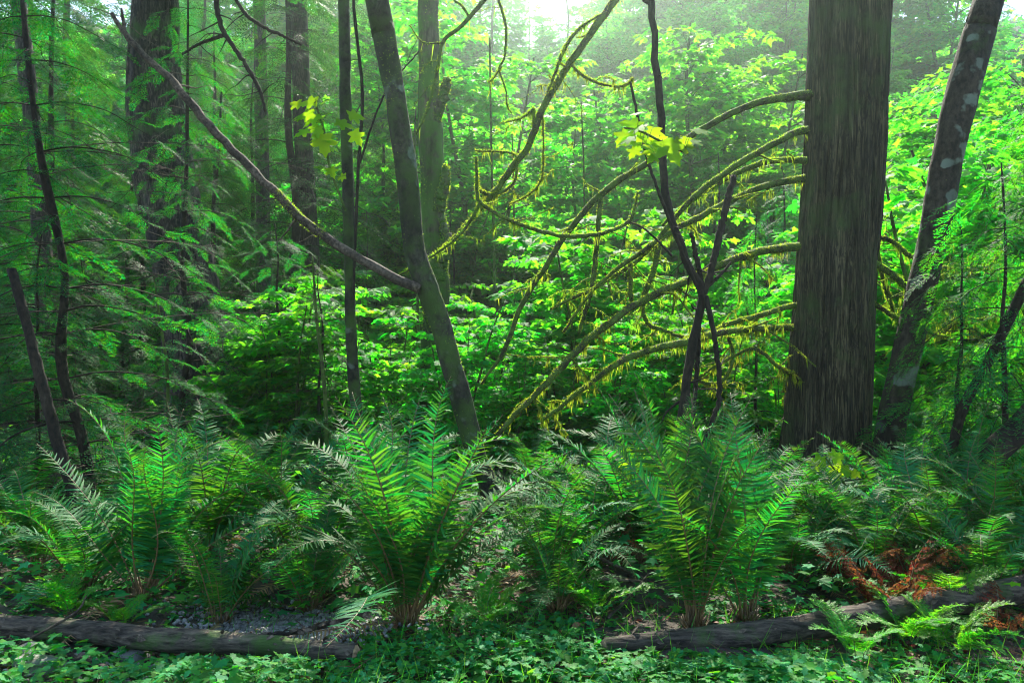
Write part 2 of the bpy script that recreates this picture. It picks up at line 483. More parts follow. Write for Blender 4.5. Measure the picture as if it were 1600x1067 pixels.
# ------------------------------------------------------------------ tree prototypes (meshes shared by all the copies)
def maple_proto(seed, H=4.0, spread=1.8, nb=22, leaf=.11, tmpl=(MAPLE_V, MAPLE_F), low=.25, stems=3, mat='maple', dense=.9):
    r = np.random.default_rng(seed)
    wood, tops = G(), []
    pos, hd, sz = [], [], []
    for s in range(stems):
        a = r.random() * 6.28; lean = r.uniform(.05, .28) * (stems > 1)
        k = np.linspace(0, 1, 6)[:, None]
        P = np.c_[np.cos(a) * lean * H * k ** 1.3, np.sin(a) * lean * H * k ** 1.3, H * (.92 - .15 * r.random()) * k] + np.c_[r.normal(0, .05, (6, 2)) * k, np.zeros(6)]
        P[0] = (0.04 * math.cos(a), .04 * math.sin(a), -.1)
        Q = spline(P, 14)
        add_tube(wood, Q, np.linspace(.012, .003, 14) * H * (1 if s == 0 else .75), 7)
        tops.append(Q)
    for b in range(nb):
        Q = tops[b % stems]
        t = low + (1 - low) * ((b + r.random()) / nb)
        o = Q[min(13, int(t * 13))]
        a = r.random() * 6.28
        L = spread * (1.05 - .55 * t) * r.uniform(.65, 1.15)
        k = np.linspace(0, 1, 5)
        wob = r.normal(0, .06, (5, 2)) * k[:, None]
        P = np.c_[o[0] + np.cos(a) * L * k + wob[:, 0], o[1] + np.sin(a) * L * k + wob[:, 1], o[2] + L * (.38 * k - .30 * k * k)]
        B = spline(P, 12)
        add_tube(wood, B, np.linspace(.010, .002, 12) * L * .7, 5)
        T = norm(np.gradient(B, axis=0))
        nt_ = max(5, int(L / .13 * dense))
        for q in range(nt_):
            u = .22 + .78 * (q + r.random() * .6) / nt_
            c = B[min(11, int(u * 11))]; tv = T[min(11, int(u * 11))]
            s = 1 if q % 2 else -1
            ang = math.atan2(tv[1], tv[0]) + s * r.uniform(.5, 1.2) * (1 - .4 * (u > .93))
            tl = r.uniform(.12, .42) * (1.15 - .5 * u)
            dv = np.array([math.cos(ang), math.sin(ang), r.uniform(-.12, .14)])
            if q % 3 == 0:
                add_tube(wood, np.array([c, c + dv * tl * .6, c + dv * tl]), [.0035, .0025, .0015], 3, cap=False)
            m = 2 + int(tl / .11)
            for e in range(m):
                w = (e + 1) / m
                pc = c + dv * tl * w
                for ss in ((-1, 1) if e < m - 1 else (-1, 0, 1)):
                    h = ang + ss * r.uniform(.7, 1.3)
                    pet = leaf * r.uniform(.2, .6)
                    pos.append(pc + np.array([math.cos(h) * pet, math.sin(h) * pet, r.normal(0, .02)])); hd.append(h); sz.append(leaf * r.uniform(.65, 1.3))
    pos, hd, sz = np.array(pos), np.array(hd), np.array(sz)
    cr = G().add(scatter(*tmpl, pos, rand_frames(len(pos), .42, r, hd, -.28), sz))
    return {'trunk': wood.mesh('trunk', M['branch_bark']), 'crown': cr.mesh('crown', M[mat], smooth=False), 'H': H, 'n': len(pos)}


def conifer_proto(seed, H=6.0, spread=1.5, nb=50, sprays=HEM, slen=.42, low=.08, mat='hemlock', bark='dark_bark', bare=0, droop=.35, gap=.12, rad=.011, top=1.0):
    r = np.random.default_rng(seed)
    wood, cr = G(), G()
    k = np.linspace(0, 1, 8)
    P = np.c_[r.normal(0, .03, 8) * H * .2, r.normal(0, .03, 8) * H * .2, H * k]; P[0] = (0, 0, -.1)
    Q = spline(P, 30)
    add_tube(wood, Q, np.linspace(rad, .002, 30) * H, 9, lumpy(seed, .002 * H, 4, 15))
    acc = [[[], [], []] for _ in sprays]
    for b in range(nb):
        t = low + (top - low) * ((b + r.random()) / nb)
        o = Q[min(29, int(t * 29))]
        a = b * 2.4 + r.normal(0, .3)
        L = spread * (1.08 - .85 * t) * r.uniform(.6, 1.15) + .12
        kk = np.linspace(0, 1, 6)
        wob = r.normal(0, .04, (6, 2)) * kk[:, None] * L
        Pb = np.c_[o[0] + np.cos(a) * L * kk + wob[:, 0], o[1] + np.sin(a) * L * kk + wob[:, 1], o[2] + L * (.22 * kk - (.22 + droop) * kk ** 2)]
        B = spline(Pb, 14)
        add_tube(wood, B, np.linspace(.008, .0022, 14) * (L * .6 + .25), 4)
        T = norm(np.gradient(B, axis=0))
        n = max(3, int(L / gap))
        for q in range(n):
            u = .15 + .85 * (q + r.random() * .7) / n
            ix = min(13, int(u * 13)); c = B[ix]; tv = T[ix]
            s = 1 if q % 2 else -1
            ang = math.atan2(tv[1], tv[0]) + s * r.uniform(.45, 1.05) * (u < .93)
            h = np.array([math.cos(ang), math.sin(ang), r.uniform(-.45, .0) * (1 + droop)])
            kx = r.integers(len(sprays))
            acc[kx][0].append(c); acc[kx][1].append(h); acc[kx][2].append(slen * r.uniform(.55, 1.2) * (1.1 - .35 * u))
    for kx, (p, h, s) in enumerate(acc):
        if p:
            p, h, s = map(np.array, (p, h, s))
            nrm = np.stack([r.normal(0, .22, len(p)), r.normal(0, .22, len(p)), np.ones(len(p))], -1)
            cr.add(scatter(*sprays[kx], p, frames(h, nrm), s))
    tw = G()
    for b in range(bare):
        t = r.uniform(.03, .7); o = Q[int(t * 29)]; a = r.random() * 6.28; L = spread * r.uniform(.5, 1.3)
        kk = np.linspace(0, 1, 6)
        Pb = np.c_[o[0] + np.cos(a + kk * r.normal(0, .4)) * L * kk, o[1] + np.sin(a + kk * r.normal(0, .4)) * L * kk, o[2] + L * (.15 * kk - r.uniform(.1, .8) * kk ** 2)]
        Sb = spline(Pb, 16)
        add_tube(tw, Sb, np.linspace(.006, .0014, 16), 4, cap=False)
        for e in range(5):
            c = Sb[r.integers(4, 16)]; h = r.normal(0, 1, 3) * [1, 1, .7]; l = r.uniform(.12, .4)
            add_tube(tw, spline(np.array([c, c + h * l * .4 + r.normal(0, .03, 3), c + h * l * .8 - [0, 0, .25 * l]]), 6), np.linspace(.0028, .001, 6), 3, cap=False)
    return {'trunk': wood.mesh('trunk', M[bark]), 'crown': cr.mesh('crown', M[mat], smooth=False), 'H': H, 'twigs': tw.mesh('dry_twigs', M['twig_bark']) if bare else None}


MAPLES = [maple_proto(11, 3.2, 1.7, 40, .155, low=.08), maple_proto(12, 4.6, 2.1, 56, .165, low=.06, stems=3), maple_proto(13, 4.2, 1.9, 50, .165, low=.06, stems=2),
          maple_proto(14, 5.5, 2.4, 66, .15, (MAPLE5_V, MAPLE5_F), low=.06, stems=2)]
TALLMAPLE = [maple_proto(15, 6.5, 2.4, 105, .15, (MAPLE5_V, MAPLE5_F), low=.03, stems=1), maple_proto(16, 6.0, 2.2, 95, .16, (MAPLE5_V, MAPLE5_F), low=.03, stems=2)]
print('leaves', [p['n'] for p in MAPLES + TALLMAPLE])
HEMS = [conifer_proto(21, 5.0, 1.5, 58, HEM, .40, .10, bare=34, gap=.15), conifer_proto(22, 4.2, 1.6, 50, HEM, .42, .06, bare=38, gap=.15)]
FARCON = [conifer_proto(23, 9.0, 1.9, 95, HEM_LOW, .60, .05, 'conifer', droop=.45, gap=.17), conifer_proto(24, 8.0, 2.1, 85, HEM_LOW, .65, .04, 'conifer', droop=.55, gap=.18)]
REDS = [conifer_proto(25, 3.4, 1.25, 34, RED, .46, .12, 'redcedar', droop=.75, gap=.17)]


def place(proto, name, label, cat, x, y, s, rot, group=None, sz=None, lean=(0, 0), dz=-.05):
    loc = (x, y, float(gz(x, y)) + dz)
    t = thing(name, label, cat, loc, group, (lean[0], lean[1], rot), (s, s, sz or s))
    obj('trunk', proto['trunk'], t); obj('crown', proto['crown'], t)
    if proto.get('twigs'):
        obj('dry_twigs', proto['twigs'], t)['kind'] = 'stuff'
    return t


# ------------------------------------------------------------------ the hillside: trees and shrubs behind
def bgx(px, y):
    return (px - 800) / F * y


rb = random.Random(5)
Z_C = 'behind the mossy branches'
rows = [
    # (proto list, px range, count, depth range, scale range, name, label, category, group)
    (MAPLES[:3], (560, 1230), 8, (11.5, 14.0), (.75, 1.0), 'maple_shrub', 'low leafy maple shrub in the understorey', 'shrub', 'low shrubs under the mossy branches'),
    (MAPLES[1:], (520, 1280), 11, (15.0, 19.5), (.70, .98), 'vine_maple', 'bright green sunlit thicket maple', 'maple', 'sunlit maples behind the mossy branches'),
    (TALLMAPLE, (640, 1240), 6, (24, 28), (1.45, 2.0), 'maple_tree', 'tall glowing maple with spreading leaf layers', 'maple', 'tall glowing maples on the lower slope'),
    (MAPLES[:3], (580, 1230), 9, (9.4, 11.0), (.38, .56), 'maple_shrub', 'knee-high leafy maple seedling just behind the ferns', 'shrub', 'knee-high maples just behind the ferns'),
    (MAPLES[:3], (390, 560), 3, (9.4, 11.0), (.40, .56), 'maple_shrub', 'small leafy maple at the foot of the conifers', 'shrub', 'small maples at the foot of the conifers'),
    (MAPLES[1:], (500, 1330), 9, (21.5, 23.5), (1.0, 1.3), 'broadleaf_tree', 'light green broadleaf tree low on the slope', 'tree', 'broadleaf trees low on the slope'),
    (MAPLES[1:], (470, 1360), 10, (25.5, 28), (1.05, 1.4), 'broadleaf_tree', 'hazy light green broadleaf tree on the slope', 'tree', 'hazy broadleaf trees on the slope'),
    (MAPLES[1:], (420, 1400), 12, (30, 33), (1.1, 1.5), 'broadleaf_tree', 'hazy broadleaf tree halfway up the hill', 'tree', 'hazy trees halfway up the hill'),
    (MAPLES[1:], (380, 1420), 12, (36, 39), (1.2, 1.7), 'broadleaf_tree', 'pale broadleaf tree high on the hill', 'tree', 'pale trees high on the hillside'),
    (TALLMAPLE, (380, 1420), 12, (42, 47), (1.1, 1.7), 'broadleaf_tree', 'very pale misty broadleaf tree near the hilltop', 'tree', 'pale trees near the hilltop'),
    (TALLMAPLE, (300, 1500), 20, (49, 59), (1.8, 2.4), 'broadleaf_tree', 'faint broadleaf tree on the skyline', 'tree', 'faint trees on the skyline'),
    (MAPLES[1:] + TALLMAPLE[:1], (1390, 1740), 6, (11.0, 14.5), (1.1, 1.5), 'maple_tree', 'vivid green near maple', 'maple', 'maples behind the leaning trunk'),
    (TALLMAPLE, (1330, 1780), 8, (18, 26), (1.2, 1.7), 'broadleaf_tree', 'green mid-distance broadleaf tree', 'tree', 'trees beyond the wide cedar'),
    (MAPLES[:3], (330, 640), 5, (10.5, 14), (.48, .72), 'maple_shrub', 'leafy green shrub', 'shrub', 'shrubs between fir and curved trunk'),
    (FARCON, (330, 620), 6, (17, 26), (1.0, 1.5), 'hemlock_tree', 'feathery green hemlock', 'conifer', 'hemlocks behind the slim straight trunk'),
    (FARCON, (-160, 330), 8, (14, 24), (.95, 1.5), 'hemlock_tree', 'dark shaded hemlock', 'conifer', 'dark hemlocks behind the furrowed fir'),
    (FARCON, (1090, 1260), 3, (15.5, 20), (.55, .85), 'hemlock_tree', 'small dark shaded conifer', 'conifer', 'dark conifers beside the wide cedar'),
    (FARCON, (200, 1560), 9, (50, 60), (1.7, 2.2), 'conifer_tree', 'faded skyline conifer', 'conifer', 'conifers on the misty skyline'),
    (FARCON, (560, 760), 3, (20, 24), (.5, .7), 'hemlock_tree', 'short dark conifer', 'conifer', 'small conifers behind the mossy trunk'),
    (FARCON, (-120, 330), 8, (26, 38), (1.7, 2.3), 'conifer_tree', 'tall dim background conifer', 'conifer', 'tall dim conifers in the background'),
    (TALLMAPLE, (930, 1260), 4, (60, 68), (1.8, 2.3), 'broadleaf_tree', 'faintest broadleaf tree on the crest', 'tree', 'faintest trees on the crest'),
]
MARKS = [(-80, 'beyond the left picture edge saplings'), (60, 'behind the dim corner trunk'), (150, 'behind the brown hemlock stem'), (245, 'behind the furrowed fir trunk'), (330, 'right beside the furrowed fir'),
         (410, 'right of the furrowed fir'), (478, 'behind the pale distant trunk'), (545, 'behind the slim straight trunk'), (615, 'behind the curved alder'), (675, 'behind the mossy upright trunk'),
         (735, 'right of the mossy upright trunk'), (800, 'left of the slanting bough'), (870, 'behind the slanting bough'), (935, 'right of the slanting bough'), (1000, 'left of the forked stem'), (1060, 'behind the forked stem'),
         (1130, 'right of the forked stem'), (1200, 'just left of the wide cedar'), (1300, 'behind the wide cedar'), (1400, 'between the wide cedar and leaning trunk'), (1470, 'behind the leaning trunk'), (1550, 'right of the leaning trunk'), (1620, 'at the right picture edge')]
todo_rows = []
for protos, (p0, p1), n, (y0, y1), (s0, s1), nm, lab, cat, grp in rows:
    for k in range(n):
        px = p0 + (p1 - p0) * (k + .5 + rb.uniform(-.35, .35)) / n
        y = rb.uniform(y0, y1)
        s = rb.uniform(s0, s1)
        if y > 21 and 765 < px < 945:      # the bright gap in the trees
            s *= .66 if y < 34 else .56
        mark = min(MARKS, key=lambda q_: abs(q_[0] - px))[1]
        todo_rows.append((protos[k % len(protos)], nm, lab + ' ' + mark, cat, bgx(px, y), y, s, rb.uniform(0, 6.28), grp, s * rb.uniform(.95, 1.15), (rb.uniform(-.05, .05), rb.uniform(-.05, .05))))
for rec in todo_rows:
    twins = sorted(q_[5] for q_ in todo_rows if q_[2] == rec[2])
    lab = rec[2]
    if len(twins) > 1:
        lab += ', ' + ('nearer one' if rec[5] == twins[0] else 'farther one' if rec[5] == twins[-1] else 'middle one')
    place(rec[0], rec[1], lab, *rec[3:8], rec[8], sz=rec[9], lean=rec[10])


# ------------------------------------------------------------------ the big trunks
def P3(pts):
    """rows of (px, py, depth, width in px) -> x, y, z, radius"""
    return np.array([[*at(a, b, c), w / 2 / F * c] for a, b, c, w in pts])


def trunk_tree(name, label, cat, pts, mat, segs=24, rings=80, disp=None, up=0, part='trunk', group=None):
    Q = P3(pts)                                       # from the ground up
    zb = float(gz(Q[0, 0], Q[0, 1])) - .12
    Q[0, 2] = min(Q[0, 2], zb)
    if up:
        dv = Q[-1] - Q[-2]; dv[3] = 0
        k = (up - Q[-1, 2]) / max(dv[2], .05)
        top = Q[-1] + dv * k; top[3] = Q[-1, 3] * .45
        mid = Q[-1] + dv * k * .5; mid[3] = Q[-1, 3] * .8
        Q = np.vstack([Q, mid, top])
    S = spline(Q, rings)
    root = thing(name, label, cat, (Q[0, 0], Q[0, 1], zb + .12), group)
    g = G(); add_tube(g, S[:, :3], S[:, 3], segs, disp)
    tr = obj(part, g.mesh(part, M[mat], root.location), root)
    return root, tr, S


def moss_on(S, n, seed, length=(.012, .035), width=.0035, beards=0, beard=(.05, .16), upness=.5, lo=0.0, hi=1.0):
    """short fuzz round a limb, thicker on top, and strands hanging below it"""
    r = np.random.default_rng(seed)
    P, rad = S[:, :3], S[:, 3]
    T, N, B = frame_along(P)
    g = G()
    u = (lo + (hi - lo) * r.random(n)) * (len(P) - 1.001)
    i = u.astype(int); fr = (u - i)[:, None]
    c = P[i] * (1 - fr) + P[i + 1] * fr; rr = rad[i] * (1 - fr[:, 0]) + rad[i + 1] * fr[:, 0]
    out = np.stack([r.normal(size=n), r.normal(size=n), r.normal(size=n) + upness], -1)
    out -= T[i] * np.sum(out * T[i], -1, keepdims=True)
    out = norm(out)
    patch = .55 + .9 * vnoise(u / len(P) % 1, out[:, 2] * .5 + .5, max(4, len(P)), 3, seed)
    dv = norm(out + r.normal(0, .45, (n, 3)))
    g.add(blades(c + out * rr[:, None] * .92, dv, perp(dv, r), r.uniform(*length, n) * patch, np.full(n, width) * r.uniform(.6, 1.5, n)))
    if beards:
        cl = r.random(max(3, beards // 14)) * (hi - lo) + lo
        cen = r.choice(cl, beards) + r.normal(0, .008, beards)
        u = np.clip(cen, lo, hi) * (len(P) - 1.001); i = u.astype(int); fr = (u - i)[:, None]
        c = P[i] * (1 - fr) + P[i + 1] * fr; rr = rad[i]
        dv = norm(np.stack([r.normal(0, .16, beards), r.normal(0, .16, beards), -np.ones(beards)], -1))
        b0 = c + np.stack([r.normal(0, .4, beards) * rr, r.normal(0, .4, beards) * rr, -rr * .6], -1)
        g.add(blades(b0, dv, perp(dv, r), r.uniform(*beard, beards) * r.random(beards) ** .5, np.full(beards, width * 1.5)))
    return g


def limb(root, pts, seed, name='branch', mat='branch_bark', moss=1500, beards=200, twigs=5, segs=9, width=.0035, length=(.012, .034), twig_len=(.15, .5), world=None, beard=(.05, .16), lump=.18):
    """a branch with its own side twigs, and its moss as a sub-part"""
    S = spline(P3(pts) if world is None else world, 40)
    if moss:
        S[:, 3] *= .74
    r = np.random.default_rng(seed)
    S[:, :3] += r.normal(0, .25, (40, 3)) * S[:, 3:4] * np.linspace(.2, 1, 40)[:, None]
    g = G(); mg = G()
    add_tube(g, S[:, :3], S[:, 3], segs, lambda n, s: lumpy(seed, 1.0, 4, 24)(n, s) * lump * S[:, 3:4])
    if moss:
        q = moss_on(S, moss, seed, length, width, beards, beard)
        mg.add((np.vstack(q.V), np.vstack(q.F3)))
    for k in range(twigs):
        t = r.uniform(.15, .98); i = int(t * 39)
        a = r.random() * 6.28; L = r.uniform(*twig_len)
        h = np.array([math.cos(a), math.sin(a) * .7, r.uniform(-.7, .5)])
        kk = np.linspace(0, 1, 5)[:, None]
        Pt = S[i, :3] + h * L * kk + np.array([0, 0, r.uniform(-.5, .3)]) * L * kk ** 2 + r.normal(0, .04, (5, 3)) * L * kk
        rt = max(.003, S[i, 3] * .35)
        St = np.c_[spline(Pt, 12), np.linspace(rt, .0015, 12)]
        add_tube(g, St[:, :3], St[:, 3], 5)
        if moss:
            q = moss_on(St, int(moss * .12), seed + k + 50, (length[0] * .7, length[1] * .8), width * .9, int(beards * .25), beard)
            mg.add((np.vstack(q.V), np.vstack(q.F3)))
    o = obj(name, g.mesh(name, M[mat], root.location), root)
    if mg.n:
        obj('moss', mg.mesh('moss', M['moss'], root.location, smooth=False), o)['kind'] = 'stuff'
    return o, S


# --- wide cedar
cedar, cedar_trunk, cedarS = trunk_tree('cedar_tree', 'wide straight cedar trunk with fibrous furrowed bark and mossy limbs', 'tree',
    [(1280, 780, 8.6, 210), (1286, 745, 8.6, 160), (1290, 705, 8.6, 134), (1297, 550, 8.6, 122), (1306, 400, 8.6, 119), (1321, 200, 8.6, 122), (1329, 0, 8.6, 121)],
    'cedar_bark', 420, 320, furrowed(31, .036, 40, 12, .06), up=14)
obj('crown', FARCON[0]['crown'], cedar, (.5, .3, 8.4), (0, 0, .6), (1.25, 1.25, .8))  # unseen crown above the view, added to dapple the sun on the foreground
C = 8.45
cedar_limbs = [
    ([(1262, 150, C, 17), (1180, 162, C, 15), (1110, 195, 8.6, 14), (1030, 243, 8.7, 14), (960, 288, 8.8, 14), (920, 322, 8.8, 13), (880, 372, 8.8, 14), (850, 420, 8.8, 12), (818, 472, 8.8, 11), (788, 545, 8.8, 9), (752, 600, 8.8, 5)], 1300, 60, 5),
    ([(1262, 204, C, 13), (1190, 235, 8.3, 14), (1130, 272, 8.2, 13), (1080, 312, 8.1, 12), (1040, 360, 8.1, 10), (1000, 402, 8.1, 9), (940, 444, 8.1, 8), (860, 482, 8.1, 6)], 1900, 160, 6),
    ([(1258, 251, C, 11), (1195, 254, 8.7, 12), (1130, 282, 8.8, 11), (1070, 322, 8.9, 9), (1035, 352, 9.0, 6)], 1300, 120, 4),
    ([(1256, 280, C, 12), (1175, 298, 8.3, 13), (1100, 335, 8.2, 13), (1040, 368, 8.1, 12), (1000, 395, 8.0, 10), (930, 450, 8.0, 7), (880, 520, 8.0, 5)], 1900, 180, 6),
    ([(1252, 386, C, 15), (1185, 394, 8.2, 17), (1130, 412, 8.0, 16), (1070, 440, 7.8, 16), (1000, 472, 7.6, 16), (940, 514, 7.5, 16), (890, 560, 7.4, 15), (840, 612, 7.3, 13), (778, 678, 7.2, 10)], 2600, 330, 9),
    ([(1246, 478, C, 10), (1190, 492, 8.5, 12), (1140, 506, 8.5, 10), (1080, 528, 8.6, 8), (1000, 505, 8.7, 6)], 1300, 200, 5),
    ([(1244, 512, C, 12), (1150, 516, 8.0, 14), (1080, 531, 7.8, 15), (1010, 549, 7.6, 14), (962, 570, 7.5, 13), (905, 612, 7.4, 11), (850, 655, 7.3, 8)], 2300, 420, 8),
    ([(1242, 582, C, 9), (1215, 572, 8.2, 8), (1180, 545, 8.2, 7), (1140, 560, 8.3, 6), (1090, 590, 8.3, 5)], 900, 240, 5),
    ([(1030, 375, 8.1, 12), (1022, 420, 8.0, 12), (1005, 470, 8.0, 11), (1012, 505, 8.0, 9), (1050, 520, 8.0, 7)], 1000, 120, 3),
    ([(985, 412, 8.05, 10), (985, 440, 8.0, 9), (986, 470, 7.9, 9)], 500, 40, 1),
    ([(938, 308, 8.8, 11), (933, 380, 8.7, 11), (924, 450, 8.7, 11), (905, 520, 8.6, 7)], 700, 50, 2),
    ([(1130, 505, 8.4, 6), (1145, 560, 8.3, 8), (1120, 600, 8.3, 7), (1075, 590, 8.2, 5)], 700, 200, 4),
    ([(1370, 370, 8.7, 8), (1395, 378, 8.7, 9), (1425, 402, 8.8, 9), (1470, 420, 9.0, 6)], 900, 240, 4),
    ([(1362, 408, 8.5, 13), (1395, 430, 8.5, 14), (1425, 455, 8.6, 12), (1480, 480, 8.9, 8)], 1200, 260, 4),
    ([(1358, 470, 8.5, 10), (1390, 490, 8.4, 10), (1425, 512, 8.5, 8), (1490, 530, 8.6, 5)], 900, 140, 3),
    ([(1372, 350, 8.9, 9), (1372, 400, 8.95, 11), (1385, 450, 9.0, 11), (1398, 500, 9.0, 9)], 900, 260, 4),
    ([(1450, 465, 9.0, 7), (1490, 490, 9.1, 10), (1530, 500, 9.2, 8), (1560, 492, 9.3, 5)], 900, 160, 6),
    ([(1430, 530, 9.2, 5), (1470, 520, 9.2, 7), (1500, 505, 9.2, 6), (1540, 540, 9.3, 4)], 700, 100, 6),
    ([(1462, 416, 9.2, 6), (1510, 420, 9.2, 7), (1550, 412, 9.2, 6), (1565, 385, 9.2, 4)], 700, 120, 3),
]
for k, (pts, m, bd, tw) in enumerate(cedar_limbs):
    if pts[0][0] > 1235 and pts[1][0] < pts[0][0]:
        pts = [(pts[0][0] + 22, pts[0][1] + 2, 8.6, pts[0][3] * 1.7), (pts[0][0] - 8, pts[0][1], 8.56, pts[0][3] * 1.25)] + pts[1:]
    limb(cedar, pts, 300 + k * 7, moss=int(m * 1.4), beards=int(bd * .7), twigs=tw + 4, length=(.007, .023), twig_len=(.2, .65))

# --- curved dark alder in the middle
alder, alder_trunk, _ = trunk_tree('alder_tree', 'dark curved alder trunk with pale lichen spots, bending behind the central fern', 'tree',
    [(778, 808, 7.2, 48), (762, 755, 7.2, 31), (741, 700, 7.2, 31), (716, 610, 7.2, 33), (692, 520, 7.2, 33), (668, 450, 7.2, 33), (648, 390, 7.2, 33), (640, 320, 7.2, 32), (630, 230, 7.2, 33), (612, 120, 7.2, 33), (596, 40, 7.2, 35), (588, 0, 7.2, 35)],
    'alder_bark', 40, 150, lumpy(41, .016, 6, 40, 13, 120), up=12)
obj('crown', MAPLES[3]['crown'], alder, (-2.6, 1.4, 6.8), (0, 0, 1.2), (1.2, 1.2, .8))  # crown out of view, added for dappled shade, shifted to spare the leaf sprig
S_ = spline(P3([(762, 755, 7.2, 31), (741, 700, 7.2, 31), (716, 610, 7.2, 33), (692, 520, 7.2, 33), (668, 450, 7.2, 33), (648, 390, 7.2, 33), (640, 320, 7.2, 32), (612, 120, 7.2, 33), (588, 0, 7.2, 35)]), 60)
obj('moss', moss_on(S_, 3500, 46, (.008, .02), .003, 0, upness=.0).mesh('moss', M['moss'], alder.location, False), alder)['kind'] = 'stuff'

# --- slim straight trunk
slim, _, _ = trunk_tree('alder_sapling', 'slim straight dark trunk standing just beside the curved alder', 'tree',
    [(571, 785, 7.9, 24), (565, 715, 7.9, 20), (557, 640, 7.9, 19), (549, 540, 7.9, 17), (546, 400, 7.9, 17), (541, 200, 7.9, 18), (537, 0, 7.9, 17)], 'alder_bark', 20, 100, lumpy(42, .009, 5, 40), up=10)
obj('crown', MAPLES[0]['crown'], slim, (-.3, .2, 8.0), (0, 0, 2.0), (.9, .9, .7))  # unseen crown added for shade, kept high and small so sunlight reaches the sprig

# --- mossy upright trunk behind
mossy, _, mossyS = trunk_tree('maple_tree', 'upright mossy maple trunk with stubby knobs behind the curved alder', 'tree',
    [(672, 745, 11.2, 48), (674, 640, 11.2, 40), (678, 520, 11.2, 38), (682, 430, 11.2, 40), (677, 340, 11.2, 38), (674, 250, 11.2, 36), (671, 150, 11.2, 34), (671, 0, 11.2, 34)], 'moss_bark', 36, 110, lumpy(43, .035, 5, 26), up=11)
obj('moss', moss_on(mossyS, 6000, 44, (.012, .04), .005, 0, upness=.0, hi=.7).mesh('moss', M['moss'], mossy.location, False), mossy)['kind'] = 'stuff'
limb(mossy, [(678, 190, 11.15, 30), (690, 158, 11.1, 22), (698, 132, 11.05, 18), (701, 122, 11.0, 10)], 77, 'stub', 'moss_bark', 1200, 0, 0, 14, .005)
limb(mossy, [(684, 330, 11.1, 30), (694, 290, 11.0, 22), (697, 268, 11.0, 16), (694, 258, 11.0, 6)], 78, 'stub', 'moss_bark', 1300, 40, 0, 14, .005)
limb(mossy, [(684, 440, 11.1, 34), (696, 375, 11.0, 22), (692, 340, 11.0, 12)], 79, 'knob', 'moss_bark', 1300, 30, 0, 14, .005)

# --- furrowed fir on the left
fir, _, _ = trunk_tree('fir_tree', 'thick furrowed fir trunk leaning behind the dry conifer twigs', 'tree',
    [(330, 770, 12.3, 170), (318, 640, 12.3, 118), (309, 550, 12.3, 100), (286, 400, 12.3, 90), (262, 290, 12.3, 90), (246, 180, 12.3, 84), (243, 90, 12.3, 72), (245, 0, 12.3, 64)], 'fir_bark', 120, 160, furrowed(51, .055, 18, 22, .05), up=15)
obj('crown', FARCON[1]['crown'], fir, (-.9, .2, 9.0), (0, 0, 2.2), (1.4, 1.4, .8))  # crown above the view, added for the dappled shade it throws forward

# --- pale-patched leaning trunk on the right
lich, _, lichS = trunk_tree('alder_tree', 'leaning trunk with big pale lichen patches beside the wide cedar', 'tree',
    [(1372, 775, 8.0, 50), (1386, 700, 8.0, 44), (1400, 625, 8.0, 42), (1418, 545, 8.0, 41), (1440, 450, 8.0, 42), (1462, 350, 8.0, 44), (1482, 240, 8.0, 46), (1505, 140, 8.0, 48), (1530, 50, 8.0, 46), (1545, 0, 8.0, 44)], 'lichen_bark', 40, 120, lumpy(45, .014, 6, 40, 13, 120), up=11)
obj('crown', MAPLES[2]['crown'], lich, (2.2, .8, 8.4), (0, 0, 4.0), (.9, .9, .7))  # unseen crown added for shade, lifted so sun gets to the right-hand ferns
obj('moss', moss_on(lichS, 2600, 47, (.006, .018), .003, 0, upness=.0, hi=.75).mesh('moss', M['moss'], lich.location, False), lich)['kind'] = 'stuff'

# --- other stems
stems = [
    ('alder_sapling', 'dark bare stem slanting up from the fern bank at the far right edge', [(1490, 830, 6.3, 42), (1515, 765, 6.3, 40), (1545, 715, 6.35, 40), (1600, 662, 6.4, 40), (1700, 560, 6.5, 38), (1850, 420, 6.6, 34)], 'lichen_bark', 4.0),
    ('alder_sapling', 'thin dark stem slanting behind the cedar sprays at the right edge', [(1462, 745, 7.0, 15), (1500, 650, 7.0, 15), (1542, 570, 7.0, 15), (1600, 450, 7.0, 15), (1690, 250, 7.0, 14)], 'dark_bark', 5.5),
    ('conifer_tree', 'pale grey distant trunk rising behind the feathery hemlock', [(490, 690, 17.5, 34), (485, 420, 17.5, 30), (473, 200, 17.5, 28), (466, 0, 17.5, 26)], 'fir_bark', 14),
    ('conifer_tree', 'short-looking dark distant trunk right of the furrowed fir', [(415, 690, 20, 28), (411, 330, 20, 22), (408, 150, 20, 20), (405, 0, 20, 18)], 'fir_bark', 14),
    ('conifer_tree', 'dim trunk at the top corner behind the hemlock twigs', [(90, 740, 15, 36), (60, 300, 15, 26), (40, 100, 15, 24), (28, 0, 15, 22)], 'fir_bark', 12),
    ('bare_sapling', 'dark bare stem leaning down to the right at the far left', [(138, 850, 5.5, 20), (118, 790, 5.5, 18), (90, 690, 5.5, 17), (62, 585, 5.5, 16), (40, 500, 5.5, 15), (18, 420, 5.5, 13)], 'dark_bark', 0),
]
for k, (nm, lab, pts, mt, up) in enumerate(stems):
    trunk_tree(nm, lab, 'tree' if 'bare_' not in nm else 'sapling', pts, mt, 20, 70, lumpy(60 + k, .014 if up > 6 else .006, 5, 30), up=up)

